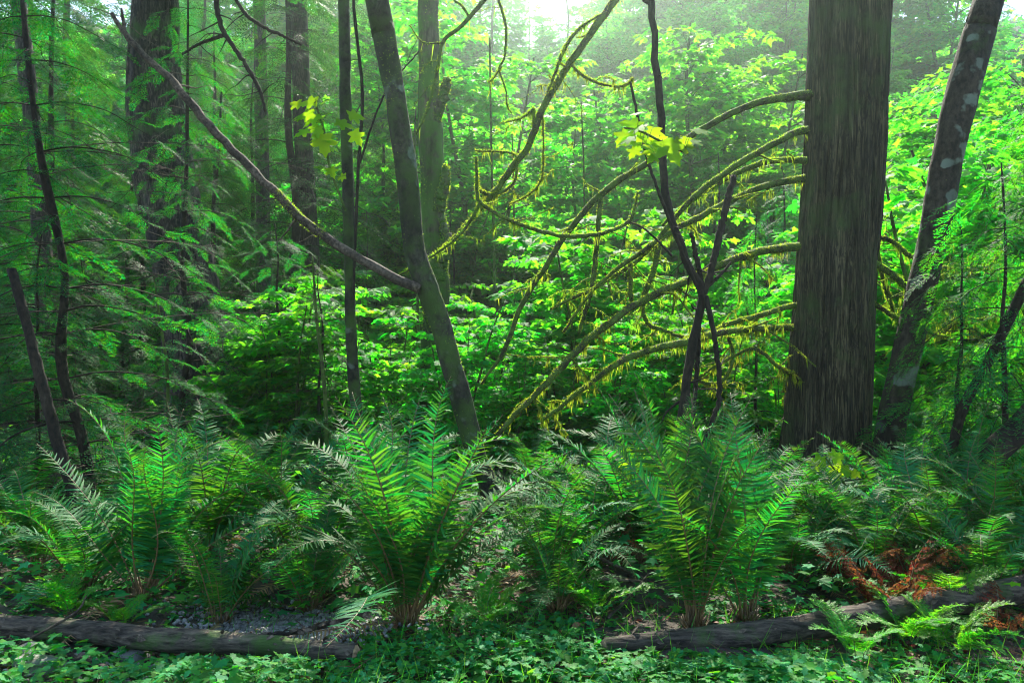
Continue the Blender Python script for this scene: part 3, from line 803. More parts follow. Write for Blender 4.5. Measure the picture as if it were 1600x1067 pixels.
# thin poles and whips further back in the middle
poles = [([(655, 640, 14, 7), (652, 420, 14, 7), (648, 230, 14, 5), (650, 170, 14, 3)], 'thin bare pole between the mossy trunk and the hooked vine'),
         ([(776, 560, 15, 8), (772, 400, 15, 7), (768, 250, 15, 6), (765, 60, 15, 5)], 'slim bare pole under the bright gap'),
         ([(804, 520, 16, 6), (803, 380, 16, 6), (802, 260, 16, 5), (800, 210, 16, 3)], 'whip-thin pole just beside the slim pole under the gap'),
         ([(925, 560, 13, 5), (915, 420, 13, 5), (912, 260, 13, 5), (908, 160, 13, 3)], 'thin forked whip standing in front of the bright maples'),
         ([(255, 690, 9, 10), (262, 600, 9, 9), (250, 500, 9, 7), (240, 430, 9, 4)], 'thin dead stick in the shade before the furrowed fir'),
         ([(512, 740, 8.6, 12), (508, 620, 8.6, 11), (495, 500, 8.6, 8), (488, 400, 8.6, 4)], 'young conifer stem just beside the slim straight trunk')]
for k, (pts, lab) in enumerate(poles):
    trunk_tree('bare_sapling', lab, 'sapling', [(a_, b_, c_, w_ * .6) for a_, b_, c_, w_ in pts], 'branch_bark', 8, 40, None)

# ------------------------------------------------------------------ hanging, leaning and bare limbs in the middle
def loose(name, label, cat, paths, mat, moss, beards, twigs, seed, part='branch', **kw):
    Q = P3(paths[0])
    low = min((P3(p)[np.argmin(P3(p)[:, 2])] for p in paths), key=lambda r_: r_[2])
    root = thing(name, label, cat, tuple(low[:3]))
    for k, p in enumerate(paths):
        limb(root, p, seed + 13 * k, part if k == 0 else 'side_branch', mat, int(moss * (1 if k == 0 else .5)), beards if k == 0 else beards // 2, twigs if k == 0 else max(0, twigs // 2), **kw)
    return root


loose('mossy_bough', 'thick mossy bough slanting down from the bright gap to the mossy trunk', 'branch',
      [[(985, -30, 8.4, 16), (960, 2, 8.4, 16), (920, 57, 8.4, 16), (882, 112, 8.4, 15), (850, 165, 8.4, 15), (825, 228, 8.4, 15), (790, 276, 8.4, 14), (762, 312, 8.4, 13), (725, 356, 8.4, 8), (690, 388, 8.4, 5)],
       [(938, 24, 8.4, 4), (905, 45, 8.3, 6), (880, 80, 8.3, 8), (868, 115, 8.3, 6), (855, 145, 8.3, 4)],
       [(889, 98, 8.4, 4), (910, 118, 8.4, 6), (940, 132, 8.4, 5), (975, 135, 8.4, 4), (990, 122, 8.4, 2)],
       [(833, 200, 8.4, 3), (834, 172, 8.35, 7), (828, 176, 8.3, 5), (812, 186, 8.3, 3), (788, 192, 8.3, 2)],
       [(848, 178, 8.4, 3), (849, 230, 8.4, 4), (846, 280, 8.4, 4), (825, 305, 8.4, 4), (795, 320, 8.4, 2)],
       [(742, 236, 8.4, 3), (800, 240, 8.4, 4), (808, 260, 8.35, 5), (800, 290, 8.35, 6), (770, 304, 8.35, 7), (747, 296, 8.35, 8), (746, 270, 8.35, 3)]],
      'branch_bark', 1800, 200, 5, 700)
loose('hooked_vine', 'sagging mossy vine hanging like a swing below the slanting bough', 'branch',
      [[(744, 245, 8.0, 5), (746, 300, 8.0, 8), (752, 318, 8.0, 8), (800, 346, 8.0, 8), (870, 367, 8.0, 9), (935, 366, 8.0, 8), (980, 348, 8.0, 8), (992, 325, 8.0, 6), (996, 300, 8.0, 4)],
       [(750, 318, 8.0, 7), (735, 345, 8.0, 7), (710, 375, 8.0, 6), (672, 402, 8.0, 5), (620, 432, 8.0, 4)]],
      'branch_bark', 1200, 90, 4, 760)
loose('dead_branch', 'long bare dead branch sloping down from the upper corner to the curved alder', 'branch',
      [[(655, 452, 7.1, 17), (600, 425, 7.1, 15), (530, 385, 7.1, 14), (470, 342, 7.1, 14), (430, 300, 7.1, 14), (400, 270, 7.1, 13), (330, 200, 7.1, 13), (272, 132, 7.1, 12), (210, 72, 7.1, 10), (175, 22, 7.1, 6)],
       [(195, 50, 7.1, 6), (192, 30, 7.1, 5), (190, 14, 7.1, 3)]], 'twig_bark', 0, 0, 5, 800, lump=.12)
obj('moss', moss_on(spline(P3([(505, 368, 7.1, 15), (470, 342, 7.1, 15), (430, 300, 7.1, 15)]), 20), 900, 5, (.006, .02), .003).mesh('moss', M['moss'], bpy.data.objects['dead_branch'].location, False), bpy.data.objects['dead_branch'])['kind'] = 'stuff'
loose('crooked_branch', 'crooked dark branch hanging from above in front of the mossy trunk', 'branch',
      [[(770, -15, 7.0, 10), (722, 40, 7.0, 9), (692, 66, 7.0, 8), (684, 110, 7.0, 7), (668, 170, 7.0, 6), (650, 210, 7.0, 4)],
       [(735, 30, 7.0, 6), (722, 10, 7.0, 5), (708, 0, 7.0, 4)], [(690, 68, 7.0, 4), (660, 66, 7.0, 3), (640, 40, 7.0, 2)]],
      'branch_bark', 300, 10, 3, 820, length=(.005, .012))
loose('hanging_vine', 'thin wavy vine dangling from the top between the crooked branch and slanting bough', 'vine',
      [[(775, -10, 8.2, 5), (790, 40, 8.2, 6), (788, 90, 8.2, 5), (780, 108, 8.2, 4), (790, 140, 8.2, 4), (792, 165, 8.2, 4), (800, 178, 8.2, 2)], [(784, 104, 8.2, 4), (772, 122, 8.2, 3), (762, 130, 8.2, 2)]],
      'branch_bark', 500, 30, 2, 840)
loose('vine_maple', 'dark spindly forked stem crossing the mossy limbs in front of the wide cedar', 'sapling',
      [[(1058, 800, 6.6, 15), (1060, 700, 6.6, 15), (1072, 610, 6.6, 15), (1084, 530, 6.6, 14), (1097, 458, 6.6, 14), (1075, 418, 6.6, 13), (1054, 355, 6.6, 12), (1038, 285, 6.6, 12), (1033, 190, 6.6, 11), (1025, 90, 6.6, 11), (1018, 8, 6.6, 11), (1008, -60, 6.6, 10)],
       [(1100, 458, 6.6, 10), (1112, 420, 6.6, 11), (1130, 340, 6.6, 11), (1146, 278, 6.6, 9)],
       [(1099, 455, 6.65, 8), (1090, 410, 6.65, 8), (1080, 365, 6.65, 6)],
       [(1103, 462, 6.55, 8), (1115, 520, 6.5, 8), (1124, 590, 6.5, 8), (1120, 640, 6.5, 8), (1094, 700, 6.5, 6)],
       [(1018, 6, 6.6, 7), (1008, 2, 6.6, 6), (1000, -6, 6.6, 4)],
       [(1092, 470, 6.7, 8), (1090, 560, 6.7, 8), (1080, 680, 6.7, 6)],
       [(1100, 452, 6.6, 7), (1125, 430, 6.6, 5), (1142, 410, 6.6, 3)]],
      'dark_bark', 0, 0, 5, 860)
loose('bare_whip', 'thin straight bare whip crossing in front of the large bright maple leaves', 'sapling',
      [[(1094, 460, 6.5, 5), (1050, 355, 6.4, 5), (1012, 250, 6.3, 5), (985, 128, 6.2, 4)], [(1050, 400, 6.5, 4), (1010, 360, 6.5, 3), (980, 345, 6.5, 2)]], 'dark_bark', 0, 0, 3, 880)
loose('bare_sapling', 'thin bare stem running close beside the slim straight trunk', 'sapling',
      [[(552, 470, 7.4, 4), (558, 300, 7.4, 5), (566, 150, 7.4, 5), (556, 50, 7.4, 5), (550, -10, 7.4, 5)], [(560, 260, 7.4, 4), (600, 150, 7.5, 3), (655, 80, 7.6, 2)]], 'dark_bark', 0, 0, 3, 890)
loose('drooping_branch', 'dark drooping conifer branch hanging near the top beside the furrowed fir', 'branch',
      [[(335, -20, 8.5, 9), (345, 40, 8.5, 8), (380, 95, 8.5, 7), (405, 140, 8.5, 6), (415, 175, 8.5, 4)], [(350, 55, 8.5, 6), (310, 70, 8.5, 5), (285, 85, 8.5, 3)], [(358, -20, 8.5, 6), (392, 30, 8.5, 6), (470, 70, 8.5, 4)]], 'dark_bark', 0, 0, 10, 900)


# ------------------------------------------------------------------ conifer saplings and boughs close by
place(HEMS[0], 'hemlock_sapling', 'tall brown-stemmed hemlock sapling with dry twigs before the furrowed fir', 'sapling', bgx(140, 6.6), 6.6, 1.0, .4, lean=(0, R(-6)), sz=1.05)
place(HEMS[1], 'hemlock_sapling', 'small low hemlock at the left edge beside the leaning bare stem', 'sapling', bgx(60, 6.9), 6.9, .62, 2.2, lean=(0, R(-4)), sz=.6)
place(HEMS[1], 'hemlock_sapling', 'hemlock sapling with drooping boughs at the far left edge behind the leaning bare stem', 'sapling', bgx(-20, 8.2), 8.2, 1.25, 1.1, sz=1.4)
place(HEMS[0], 'hemlock_sapling', 'fuller hemlock sapling spreading in front of the furrowed fir trunk', 'sapling', bgx(290, 10.0), 10.0, .95, 3.6, sz=1.2)
place(HEMS[1], 'hemlock_sapling', 'bushy green hemlock sapling just right of the furrowed fir', 'sapling', bgx(430, 10.8), 10.8, .9, 5.2, sz=.8)
place(HEMS[0], 'hemlock_sapling', 'short hemlock sapling at the foot of the slim straight trunk', 'sapling', bgx(500, 9.2), 9.2, .52, 1.9)
place(REDS[0], 'cedar_sapling', 'young cedar with drooping flat sprays beside the pale-patched leaning trunk', 'sapling', bgx(1570, 6.9), 6.9, .95, .9, sz=.95)
place(REDS[0], 'cedar_sapling', 'young cedar whose sprays droop in front of the pale-patched trunk', 'sapling', bgx(1500, 7.4), 7.4, .85, 5.0, sz=.80)
place(REDS[0], 'cedar_sapling', 'young cedar with flat sprays at the far right edge', 'sapling', bgx(1660, 7.6), 7.6, 1.15, 3.0, sz=1.3)
place(REDS[0], 'cedar_sapling', 'small backlit cedar sapling just left of the wide cedar', 'sapling', bgx(1180, 9.6), 9.6, .72, 4.0, sz=.95)


# ------------------------------------------------------------------ ferns
def pinna_template():
    xs_ = [0, .10, .40, .75]; ws = [.035, .060, .050, .030]
    L_ = [(x, w, -.02 * x - .10 * x * x) for x, w in zip(xs_, ws)]
    R_ = [(x + .02 * (k > 0), -w, z) for k, ((x, w, _), z) in enumerate(zip([(a_, b_, 0) for a_, b_ in zip(xs_, ws)], [p[2] for p in L_]))]
    v = []
    for l_, r_ in zip(L_, R_):
        v += [l_, r_]
    v.append((1.0, .02, -.14))
    f = []
    for k in range(3):
        a_ = 2 * k
        f += [(a_, a_ + 1, a_ + 3), (a_, a_ + 3, a_ + 2)]
    f.append((6, 7, 8))
    return np.array(v, float), np.array(f, int)


PIN_V, PIN_F = pinna_template()


def frond_meshes(seed, a0, a1, bend=1.3, pairs=56, W=.135, mat='fern', stalk='rachis', lacy=False, twist=.25, curl=0.0):
    """unit-length frond that leaves the crown at a0 degrees from upright and ends at a1"""
    r = np.random.default_rng(seed)
    n = 80
    t = np.linspace(0, 1, n)
    ang = R(a0) + R(a1 - a0) * t ** bend
    sway = .16 * r.normal() * t ** 2 + .03 * r.normal() * np.sin(t * 5)
    T = np.c_[np.sin(ang), np.gradient(sway, t), np.cos(ang)]; T = norm(T)
    P = np.cumsum(T, 0) / n; P -= P[0]
    side = norm(np.cross(np.array([0, 1.0, 0]) * 0 + np.c_[np.cos(ang), np.zeros(n), -np.sin(ang)] * -1, T))
    Nn = norm(np.cross(T, side))
    Nn = np.where(Nn[:, 2:3] < -1e-6, Nn, Nn)
    up = np.c_[-np.cos(ang), np.zeros(n), np.sin(ang)]
    side = norm(np.cross(up, T))
    tp = .13 + .86 * (np.arange(pairs) + .3) / pairs
    ix = np.clip((tp * (n - 1)).astype(int), 0, n - 1)
    shape = np.clip((tp - .10) / .16, .25, 1) ** .5 * (1 - ((tp - .2).clip(0) / .82) ** 2.2) ** .8
    g = G()
    pos, hd, nr, sc_ = [], [], [], []
    for s in (-1, 1):
        fw = .18 + .55 * tp ** 2 + r.normal(0, .09, pairs) + .08 * np.sin(tp * 9 + r.random() * 6)
        rise = .14 + r.normal(0, .13, pairs) - curl * tp
        h = norm(side[ix] * s * np.cos(fw)[:, None] + T[ix] * np.sin(fw)[:, None] + up[ix] * rise[:, None])
        q = norm(up[ix] + T[ix] * (twist + r.normal(0, .08, pairs))[:, None] - side[ix] * s * rise[:, None])
        pos.append(P[ix]); hd.append(h); nr.append(q)
        sc_.append(W * shape * r.uniform(.80, 1.12, pairs) * np.where(r.random(pairs) < .05, r.uniform(.2, .6, pairs), 1))
    pos, hd, nr, sc_ = map(np.concatenate, (pos, hd, nr, sc_))
    if not lacy:
        g.add(scatter(PIN_V, PIN_F, pos, frames(hd, nr), sc_))
    else:
        m = 9
        Fr = frames(hd, nr)
        for k in range(m):
            u = (k + .6) / m
            for s in (-1, 1):
                p2 = pos + hd * (sc_ * u)[:, None]
                h2 = norm(hd * .55 + Fr[:, :, 1] * s + r.normal(0, .12, hd.shape))
                g.add(scatter(OVAL_V[:, :] * [1, .9, 1], OVAL_F, p2, frames(h2, nr + r.normal(0, .15 + curl, nr.shape)), sc_ * (.30 * (1 - u) ** .7 + .05)))
    st = G()
    add_tube(st, P - up * .002, np.linspace(.0058, .0012, n), 5)
    if lacy:
        for k in range(0, len(pos), 1):
            add_tube(st, np.array([pos[k], pos[k] + hd[k] * sc_[k] * .9]), [.0016, .0006], 3, cap=False)
    return g.mesh('frond', M[mat], smooth=False), st.mesh('rachis', M[stalk])


FR = {
    'up': [frond_meshes(101, 2, 24), frond_meshes(102, 5, 36, 1.6), frond_meshes(103, 8, 48, 2.2), frond_meshes(121, 3, 62, 3.5), frond_meshes(122, 10, 30, 1.2, 40)],
    'mid': [frond_meshes(104, 12, 60, 1.5), frond_meshes(105, 18, 76, 1.6), frond_meshes(106, 10, 100, 2.6), frond_meshes(123, 20, 62, 1.2, 40), frond_meshes(124, 14, 120, 3.2)],
    'arch': [frond_meshes(107, 25, 95, 1.4), frond_meshes(108, 32, 112, 1.5), frond_meshes(109, 22, 128, 2.2), frond_meshes(125, 36, 100, 1.2, 40), frond_meshes(126, 28, 140, 2.6)],
    'low': [frond_meshes(110, 55, 112, 1.2), frond_meshes(111, 66, 105, 1.0), frond_meshes(127, 48, 130, 1.6)],
    'lady': [frond_meshes(112, 20, 85, 1.4, 20, .22, 'lady', 'green_stalk', True), frond_meshes(113, 35, 100, 1.3, 20, .20, 'lady', 'green_stalk', True)],
    'dead': [frond_meshes(114, 12, 80, 1.2, 9, .27, 'dead_fern', 'rachis', True, curl=.8), frond_meshes(115, 6, 50, 1.3, 8, .27, 'dead_fern', 'rachis', True, curl=.8)],
    'tan': [frond_meshes(116, 65, 125, .8, 36, .10, 'tan_fern', 'rachis', curl=.4), frond_meshes(117, 80, 108, .8, 34, .10, 'tan_fern', 'rachis', curl=.5)],
}
rk = np.random.default_rng(9)
rg = G()
for k in range(46):
    a_ = rk.random() * 6.28; e_ = rk.uniform(.05, .9)
    p0 = np.array([math.cos(a_) * .03, math.sin(a_) * .03, -.02])
    p1 = p0 + np.array([math.cos(a_) * e_ * .10, math.sin(a_) * e_ * .10, .13 * rk.uniform(.5, 1.2)])
    add_tube(rg, np.array([p0, (p0 + p1) / 2 + rk.normal(0, .006, 3), p1]), [.008, .006, .004], 4)
ROOT = rg.mesh('rootstock', M['rachis'])
rf = random.Random(21)


def fern(px, py, H, n, mix, label, name='sword_fern', group=None, fixed=(), Y=None, dead=3, rootstock=True):
    Yd = Y or EYE * F / (py - 533.5)
    x = bgx(px, Yd)
    t = thing(name, label, 'fern', (x, Yd, float(gz(x, Yd)) + .01), group, (0, 0, 0))
    if rootstock:
        obj('rootstock', ROOT, t, (0, 0, 0), (0, 0, rf.uniform(0, 6)), (.8, .8, .8))
    todo = [(math.radians(az), st, L, rl) for az, st, L, rl in fixed]
    a0 = rf.uniform(0, 6.28)
    styles = [s_ for s_, w in mix for _ in range(w)]
    for k in range(n):
        todo.append((a0 + k * 2.399 + rf.uniform(-.3, .3), styles[(k * 5 + 1) % len(styles)], H * rf.uniform(.72, 1.12), rf.uniform(-.25, .25)))
    for k in range(dead):
        todo.append((rf.uniform(0, 6.28), 'tan', H * rf.uniform(.5, .8), rf.uniform(-.3, .3)))
    for az, st, L, rl in todo:
        fm, sm = FR[st][rf.randrange(len(FR[st]))]
        o = obj('frond', fm, t, (.035 * math.cos(az), .035 * math.sin(az), .03), (rl + rf.uniform(-.12, .12), rf.uniform(-.14, .12), az), (L, L * rf.uniform(.9, 1.15), L))
        obj('rachis', sm, o)
    return t


MIXA = (('up', 1), ('mid', 4), ('arch', 4))
MIXB = (('mid', 4), ('arch', 4), ('low', 1))
MIXU = (('up', 6), ('mid', 3), ('arch', 1))
fern(225, 942, 1.2, 13, (('up', 3), ('mid', 3), ('arch', 2)), 'big sword fern behind the left log with one silvery frond drooping aside',
     fixed=((172, 'arch', .95, .5), (165, 'arch', .85, .6), (80, 'up', 1.2, .1), (110, 'up', 1.2, -.1), (60, 'up', 1.15, .1), (-70, 'up', .95, 0), (30, 'mid', 1.15, 0), (45, 'mid', 1.2, 0)))
fern(345, 965, .72, 9, (('mid', 2), ('arch', 3)), 'low dark sword fern leaning over the left log', dead=1, fixed=((20, 'mid', .8, .2), (-20, 'arch', .8, .1), (60, 'mid', .85, .1)))
fern(635, 975, 1.22, 22, (('up', 4), ('mid', 3), ('arch', 2)), 'largest sword fern, a tall fan of fronds in the centre', fixed=(
     (165, 'mid', 1.35, .1), (150, 'mid', 1.4, 0), (140, 'mid', 1.4, .2), (35, 'arch', 1.45, 0), (20, 'mid', 1.35, -.1), (10, 'arch', 1.3, 0), (15, 'arch', 1.3, 0), (90, 'up', 1.4, 0), (75, 'up', 1.4, 0), (110, 'up', 1.4, 0), (-80, 'up', .9, 0), (-110, 'up', .85, .1), (165, 'arch', 1.1, .2)))
fern(1085, 985, 1.30, 7, (('up', 5), ('mid', 1)), 'tall upright sword fern standing behind the right log', dead=0, fixed=(
     (95, 'up', 1.42, .05), (120, 'up', 1.4, .1), (60, 'up', 1.38, .0), (40, 'up', 1.35, -.1), (150, 'up', 1.35, .1), (20, 'up', 1.25, 0), (-80, 'up', 1.1, 0)))
fern(1165, 975, 1.25, 7, MIXU, 'narrow upright sword fern close beside the tall one behind the right log', dead=0, fixed=((85, 'up', 1.32, 0), (60, 'up', 1.3, 0)))
others = [
    (60, 900, .80, 12, MIXB, 'sword fern at the far left edge behind the log'),
    (25, 830, .75, 11, MIXB, 'shaded sword fern at the left edge below the slanting hemlock stem'),
    (330, 870, 1.05, 15, MIXA, 'upright sword fern just behind the low dark one'),
    (430, 850, .95, 14, MIXA, 'sword fern filling the bank right of the silvery-frond fern'),
    (500, 900, .95, 14, MIXA, 'arching sword fern just left of the largest central fern'),
    (570, 820, .95, 13, MIXA, 'sword fern in front of the slim straight trunk'),
    (420, 780, .85, 12, MIXB, 'small shaded sword fern below the short hemlock sapling'),
    (250, 800, .85, 12, MIXA, 'sword fern at the foot of the hemlock sapling stems'),
    (150, 790, .70, 10, MIXB, 'dim sword fern between the two hemlock stems'),
    (850, 850, .75, 14, MIXB, 'arching sword fern right of the curved alder'),
    (905, 900, .80, 12, MIXB, 'low arching sword fern in the gap between the two largest ferns'),
    (960, 830, .85, 13, MIXB, 'sword fern behind the gap, below the mossy limbs'),
    (1010, 890, 1.0, 12, MIXU, 'upright sword fern just left of the tall one'),
    (1060, 840, 1.05, 13, MIXA, 'sword fern behind the tall upright one'),
    (1170, 850, .95, 14, MIXA, 'backlit sword fern left of the foot of the wide cedar'),
    (1240, 900, .78, 14, MIXB, 'bright sword fern with spreading fronds before the wide cedar'),
    (1275, 830, .7, 14, MIXA, 'sword fern against the foot of the wide cedar'),
    (1325, 880, .75, 13, MIXB, 'glowing sword fern among the rusty bracken'),
    (1395, 850, .8, 14, MIXB, 'arching sword fern at the foot of the pale-patched trunk'),
    (1450, 890, .85, 12, MIXB, 'arching sword fern behind the rusty bracken'),
    (1510, 850, .95, 14, MIXA, 'sword fern at the foot of the slanting bare stem'),
    (1365, 905, .80, 12, MIXB, 'spreading sword fern just behind the bracken on the right log'),
    (1540, 935, .72, 11, MIXB, 'low sword fern hanging over the far end of the right log'),
    (1590, 910, .90, 13, MIXA, 'silvery green sword fern at the right edge above the log'),
    (1560, 820, .90, 12, MIXB, 'shaded sword fern at the right edge behind the slanting stem'),
    (1440, 800, .85, 12, MIXA, 'dark green sword fern between leaning trunk and slanting stem'),
    (870, 960, .55, 9, MIXB, 'small low sword fern at the front of the central gap'),
    (480, 940, .75, 11, MIXB, 'low sword fern just behind the gravel'),
    (130, 930, .80, 11, MIXB, 'sword fern between the left edge and the silvery-frond fern'),
    (940, 870, .95, 13, MIXB, 'sword fern at the back of the central gap'),
    (855, 925, .7, 12, MIXB, 'arching sword fern right against the largest fern'),
    (830, 785, .80, 12, MIXB, 'small sword fern under the lowest mossy limb'),
    (640, 800, .75, 12, MIXA, 'sword fern behind the largest fern, by the alder'),
    (1130, 785, .85, 12, MIXB, 'small sword fern under the hanging moss'),
]
for px, py, H, n, mix, lab in others:
    fern(px, py, H * 1.15, n + 6, mix, lab, group='sword ferns on the bank')
for px, py, H, n, st, lab, nm in [
    (1375, 965, .42, 5, 'dead', 'rusty brown withered bracken drooping over the middle of the right log', 'bracken'),
    (1415, 925, .52, 5, 'dead', 'rusty withered bracken in front of the glowing fern', 'bracken'),
    (1325, 925, .42, 5, 'dead', 'small rusty bracken above the thick middle of the right log', 'bracken'),
    (1398, 968, .50, 5, 'dead', 'brightest rusty bracken, tips reaching above the log beside the lacy fern', 'bracken'),
    (1455, 950, .46, 4, 'dead', 'rusty bracken standing just behind the log near its far end', 'bracken'),
    (1490, 925, .38, 3, 'dead', 'rusty bracken behind the far end of the right log', 'bracken'),
    (1430, 850, .60, 3, 'dead', 'reddish bracken tips further back on the right bank', 'bracken'),
    (1560, 990, .36, 3, 'dead', 'dark rusty bracken stalks near the lower right corner', 'bracken'),
    (960, 905, .36, 3, 'dead', 'brown withered fern scraps in the central gap', 'bracken'),
    (1420, 1000, .42, 9, 'lady', 'lacy yellow-green lady fern in front of the bracken on the right log', 'lady_fern'),
    (1480, 1010, .40, 8, 'lady', 'lacy lady fern near the lower right corner', 'lady_fern'),
    (1340, 1030, .35, 7, 'lady', 'small lacy lady fern below the right log', 'lady_fern'),
    (1465, 960, .45, 8, 'lady', 'lacy lady fern just in front of the far end of the right log', 'lady_fern'),
    (930, 965, .38, 8, 'lady', 'low lacy fern in the gap between the two largest ferns', 'lady_fern'),
    (110, 975, .34, 7, 'lady', 'small dark lacy fern hanging over the left log end', 'lady_fern'),
    (190, 985, .26, 6, 'lady', 'tiny lacy fern tuft on the left log', 'lady_fern'),
    (760, 985, .34, 7, 'lady', 'low lacy fern right of the largest fern', 'lady_fern'),
]:
    fern(px, py, H, n, ((st, 1),), lab, nm, dead=0, rootstock=False)


# ------------------------------------------------------------------ fallen logs, sticks
def log(name, label, pts, seed, mat='log_bark', cat='log', segs=36, broken=True):
    Q = np.array([[*(lambda Y_: at(px, py, Y_))((EYE - z) * F / (py - 533.5)), w / 2 / F * (EYE - z) * F / (py - 533.5)] for px, py, z, w in pts])
    S = spline(Q, 90)
    root = thing(name, label, cat, tuple(S[45, :3]))
    g = G(); add_tube(g, S[:, :3], S[:, 3], segs, lambda n, s: lumpy(seed, .010, 6, 22, 15, 90)(n, s), cap=False)
    b = obj('bark', g.mesh('bark', M[mat], root.location), root)
    T, N, B = frame_along(S[:, :3])
    r = np.random.default_rng(seed)
    for e, sg in ((0, -1), (-1, 1)):
        th = np.linspace(0, 6.283, segs, endpoint=False)
        v = [S[e, :3] + T[e] * sg * .004]
        for rr in (.55, .985):
            v += [S[e, :3] + S[e, 3] * rr * (math.cos(q) * N[e] + math.sin(q) * B[e]) + T[e] * sg * (r.random() * .02 if rr < .9 else -.002) for q in th]
        k = np.arange(segs); k2 = (k + 1) % segs
        ge = G().add((np.array(v), np.stack([np.zeros(segs, int), 1 + k, 1 + k2], -1)))
        ge.F4.append(np.stack([1 + k, 1 + segs + k, 1 + segs + k2, 1 + k2], -1))
        obj('cut_end', ge.mesh('cut_end', M['wood'], root.location), root)
    # loose flakes of bark
    n = 60
    u = r.integers(2, 88, n); th = r.uniform(-1.0, 1.6, n)
    out = np.cos(th)[:, None] * np.array([0, 0, 1.0]) + np.sin(th)[:, None] * np.array([0, -1.0, 0])
    ge = G().add(scatter(OVAL_V, OVAL_F, S[u, :3] + out * (S[u, 3] * 1.01)[:, None], frames(T[u] + r.normal(0, .3, (n, 3)), out), r.uniform(.02, .07, n)))
    obj('bark_flakes', ge.mesh('bark_flakes', M['twig_bark'], root.location), root)['kind'] = 'stuff'
    return root, S


log('fallen_log', 'long dark fallen log lying along the left foreground', [(-60, 972, .08, 34), (0, 977, .08, 34), (120, 985, .075, 36), (250, 998, .07, 36), (400, 1008, .06, 34), (556, 1022, .05, 30)], 5)
log('fallen_log', 'long grey-brown fallen log rising to the right edge, half hidden by bracken', [(945, 1008, .04, 22), (1010, 1003, .045, 30), (1100, 998, .05, 36), (1200, 988, .065, 39), (1290, 974, .085, 40), (1348, 962, .10, 40), (1420, 950, .105, 39), (1480, 940, .11, 39), (1540, 930, .12, 40), (1620, 917, .13, 42), (1720, 900, .14, 42)], 6)
log('fallen_stick', 'thin dark stick lying below the left log among stones', [(0, 1000, .03, 9), (90, 1020, .03, 12), (165, 1045, .03, 13)], 8, 'dark_bark', 'stick', 10)
log('fallen_stick', 'thin dark stick crossing the gravel between the two left ferns', [(380, 1000, .05, 5), (470, 985, .10, 8), (575, 958, .16, 9)], 9, 'dark_bark', 'stick', 8)
for k, (p, lab) in enumerate([
    ([(905, 855, 5.0, 5), (965, 885, 4.9, 6), (1010, 905, 4.8, 4)], 'dead grey stick slanting down through the gap between the largest ferns'),
    ([(900, 902, 4.6, 4), (960, 905, 4.6, 5), (1010, 908, 4.6, 4)], 'dead pale stick lying level in the gap between the largest ferns'),
    ([(950, 965, 4.4, 6), (985, 930, 4.5, 5), (1015, 895, 4.6, 3)], 'pale dry stalk leaning beside the tall upright fern'),
    ([(20, 1012, 3.9, 3), (70, 985, 3.95, 4), (120, 955, 4.0, 4), (135, 930, 4.1, 2)], 'thin white dry stalk leaning on the left log')]):
    Q = spline(P3(p), 14); root = thing('dry_stick', lab, 'stick', tuple(Q[0, :3]))
    g = G(); add_tube(g, Q[:, :3], Q[:, 3], 6); obj('stalk', g.mesh('stalk', M['twig_bark'], root.location), root)

# ------------------------------------------------------------------ large near maple leaves
def sprig(label, twigs, leaves, size, seed, name='maple_sprig'):
    r = np.random.default_rng(seed)
    Q = P3(twigs); S = spline(Q, 16)
    root = thing(name, label, 'leaf sprig', tuple(S[0, :3]))
    g = G(); add_tube(g, S[:, :3], S[:, 3], 5)
    lm = G().add((MAPLE_V, MAPLE_F)).mesh('leaf', M['bigleaf'], smooth=False)
    extra = [(S[k_, :3], r.uniform(.45, .85), r.uniform(0, 360), r.uniform(0, 30)) for k_ in r.integers(4, 16, len(leaves) * 2)]
    leaves = list(leaves) + [(800 + F * q_[0] / q_[1] + r.normal(0, 16), 533.5 - F * (q_[2] - EYE) / q_[1] + r.normal(0, 12), q_[1] + r.normal(0, .08), s_, a_, p_) for q_, s_, a_, p_ in extra]
    for (px, py, Y_, s, az, pitch) in leaves:
        p = at(px, py, Y_)
        q = S[np.argmin(np.linalg.norm(S[:, :3] - p, axis=1)), :3]
        add_tube(g, np.array([q, (q + p) / 2 + [0, 0, .02], p]), [.002, .0018, .0015], 4)
        obj('leaf', lm, root, tuple(p - np.array(root.location)), (Matrix.Rotation(r.uniform(.5, 1.15), 3, 'X') @ Matrix.Rotation(R(az), 3, 'Z') @ Matrix.Rotation(R(pitch), 3, 'Y')).to_euler(), (s * size,) * 3)
    obj('twig', g.mesh('twig', M['branch_bark'], root.location), root)


sprig('large glowing yellow-green maple leaves hanging in the middle beside the spindly forked stem', [(1075, 240, 5.2, 5), (1040, 225, 5.2, 4), (1000, 205, 5.2, 4), (975, 200, 5.2, 3)],
      [(1010, 212, 5.2, 1.1, 190, 8), (1000, 198, 5.2, .9, 150, 5), (1035, 220, 5.15, 1.2, -60, 14), (1050, 225, 5.2, 1.0, 10, 10), (1070, 222, 5.3, 1.0, 40, 6), (985, 205, 5.25, .9, 230, 12), (1085, 205, 5.2, .8, 20, 4)], .185, 3)
sprig('cluster of glowing yellow-green maple leaves either side of the slim straight trunk', [(540, 330, 6.6, 4), (515, 260, 6.6, 4), (505, 200, 6.6, 4), (492, 160, 6.6, 3)],
      [(495, 158, 6.6, 1.0, 180, 12), (500, 180, 6.55, 1.1, 200, 25), (480, 178, 6.6, .9, 170, 18), (505, 210, 6.5, 1.2, -80, 40), (525, 190, 6.6, 1.0, 0, 20), (545, 180, 6.9, 1.0, 20, 30), (552, 205, 6.9, .9, -50, 45), (470, 165, 6.7, .8, 150, 8)], .17, 4)
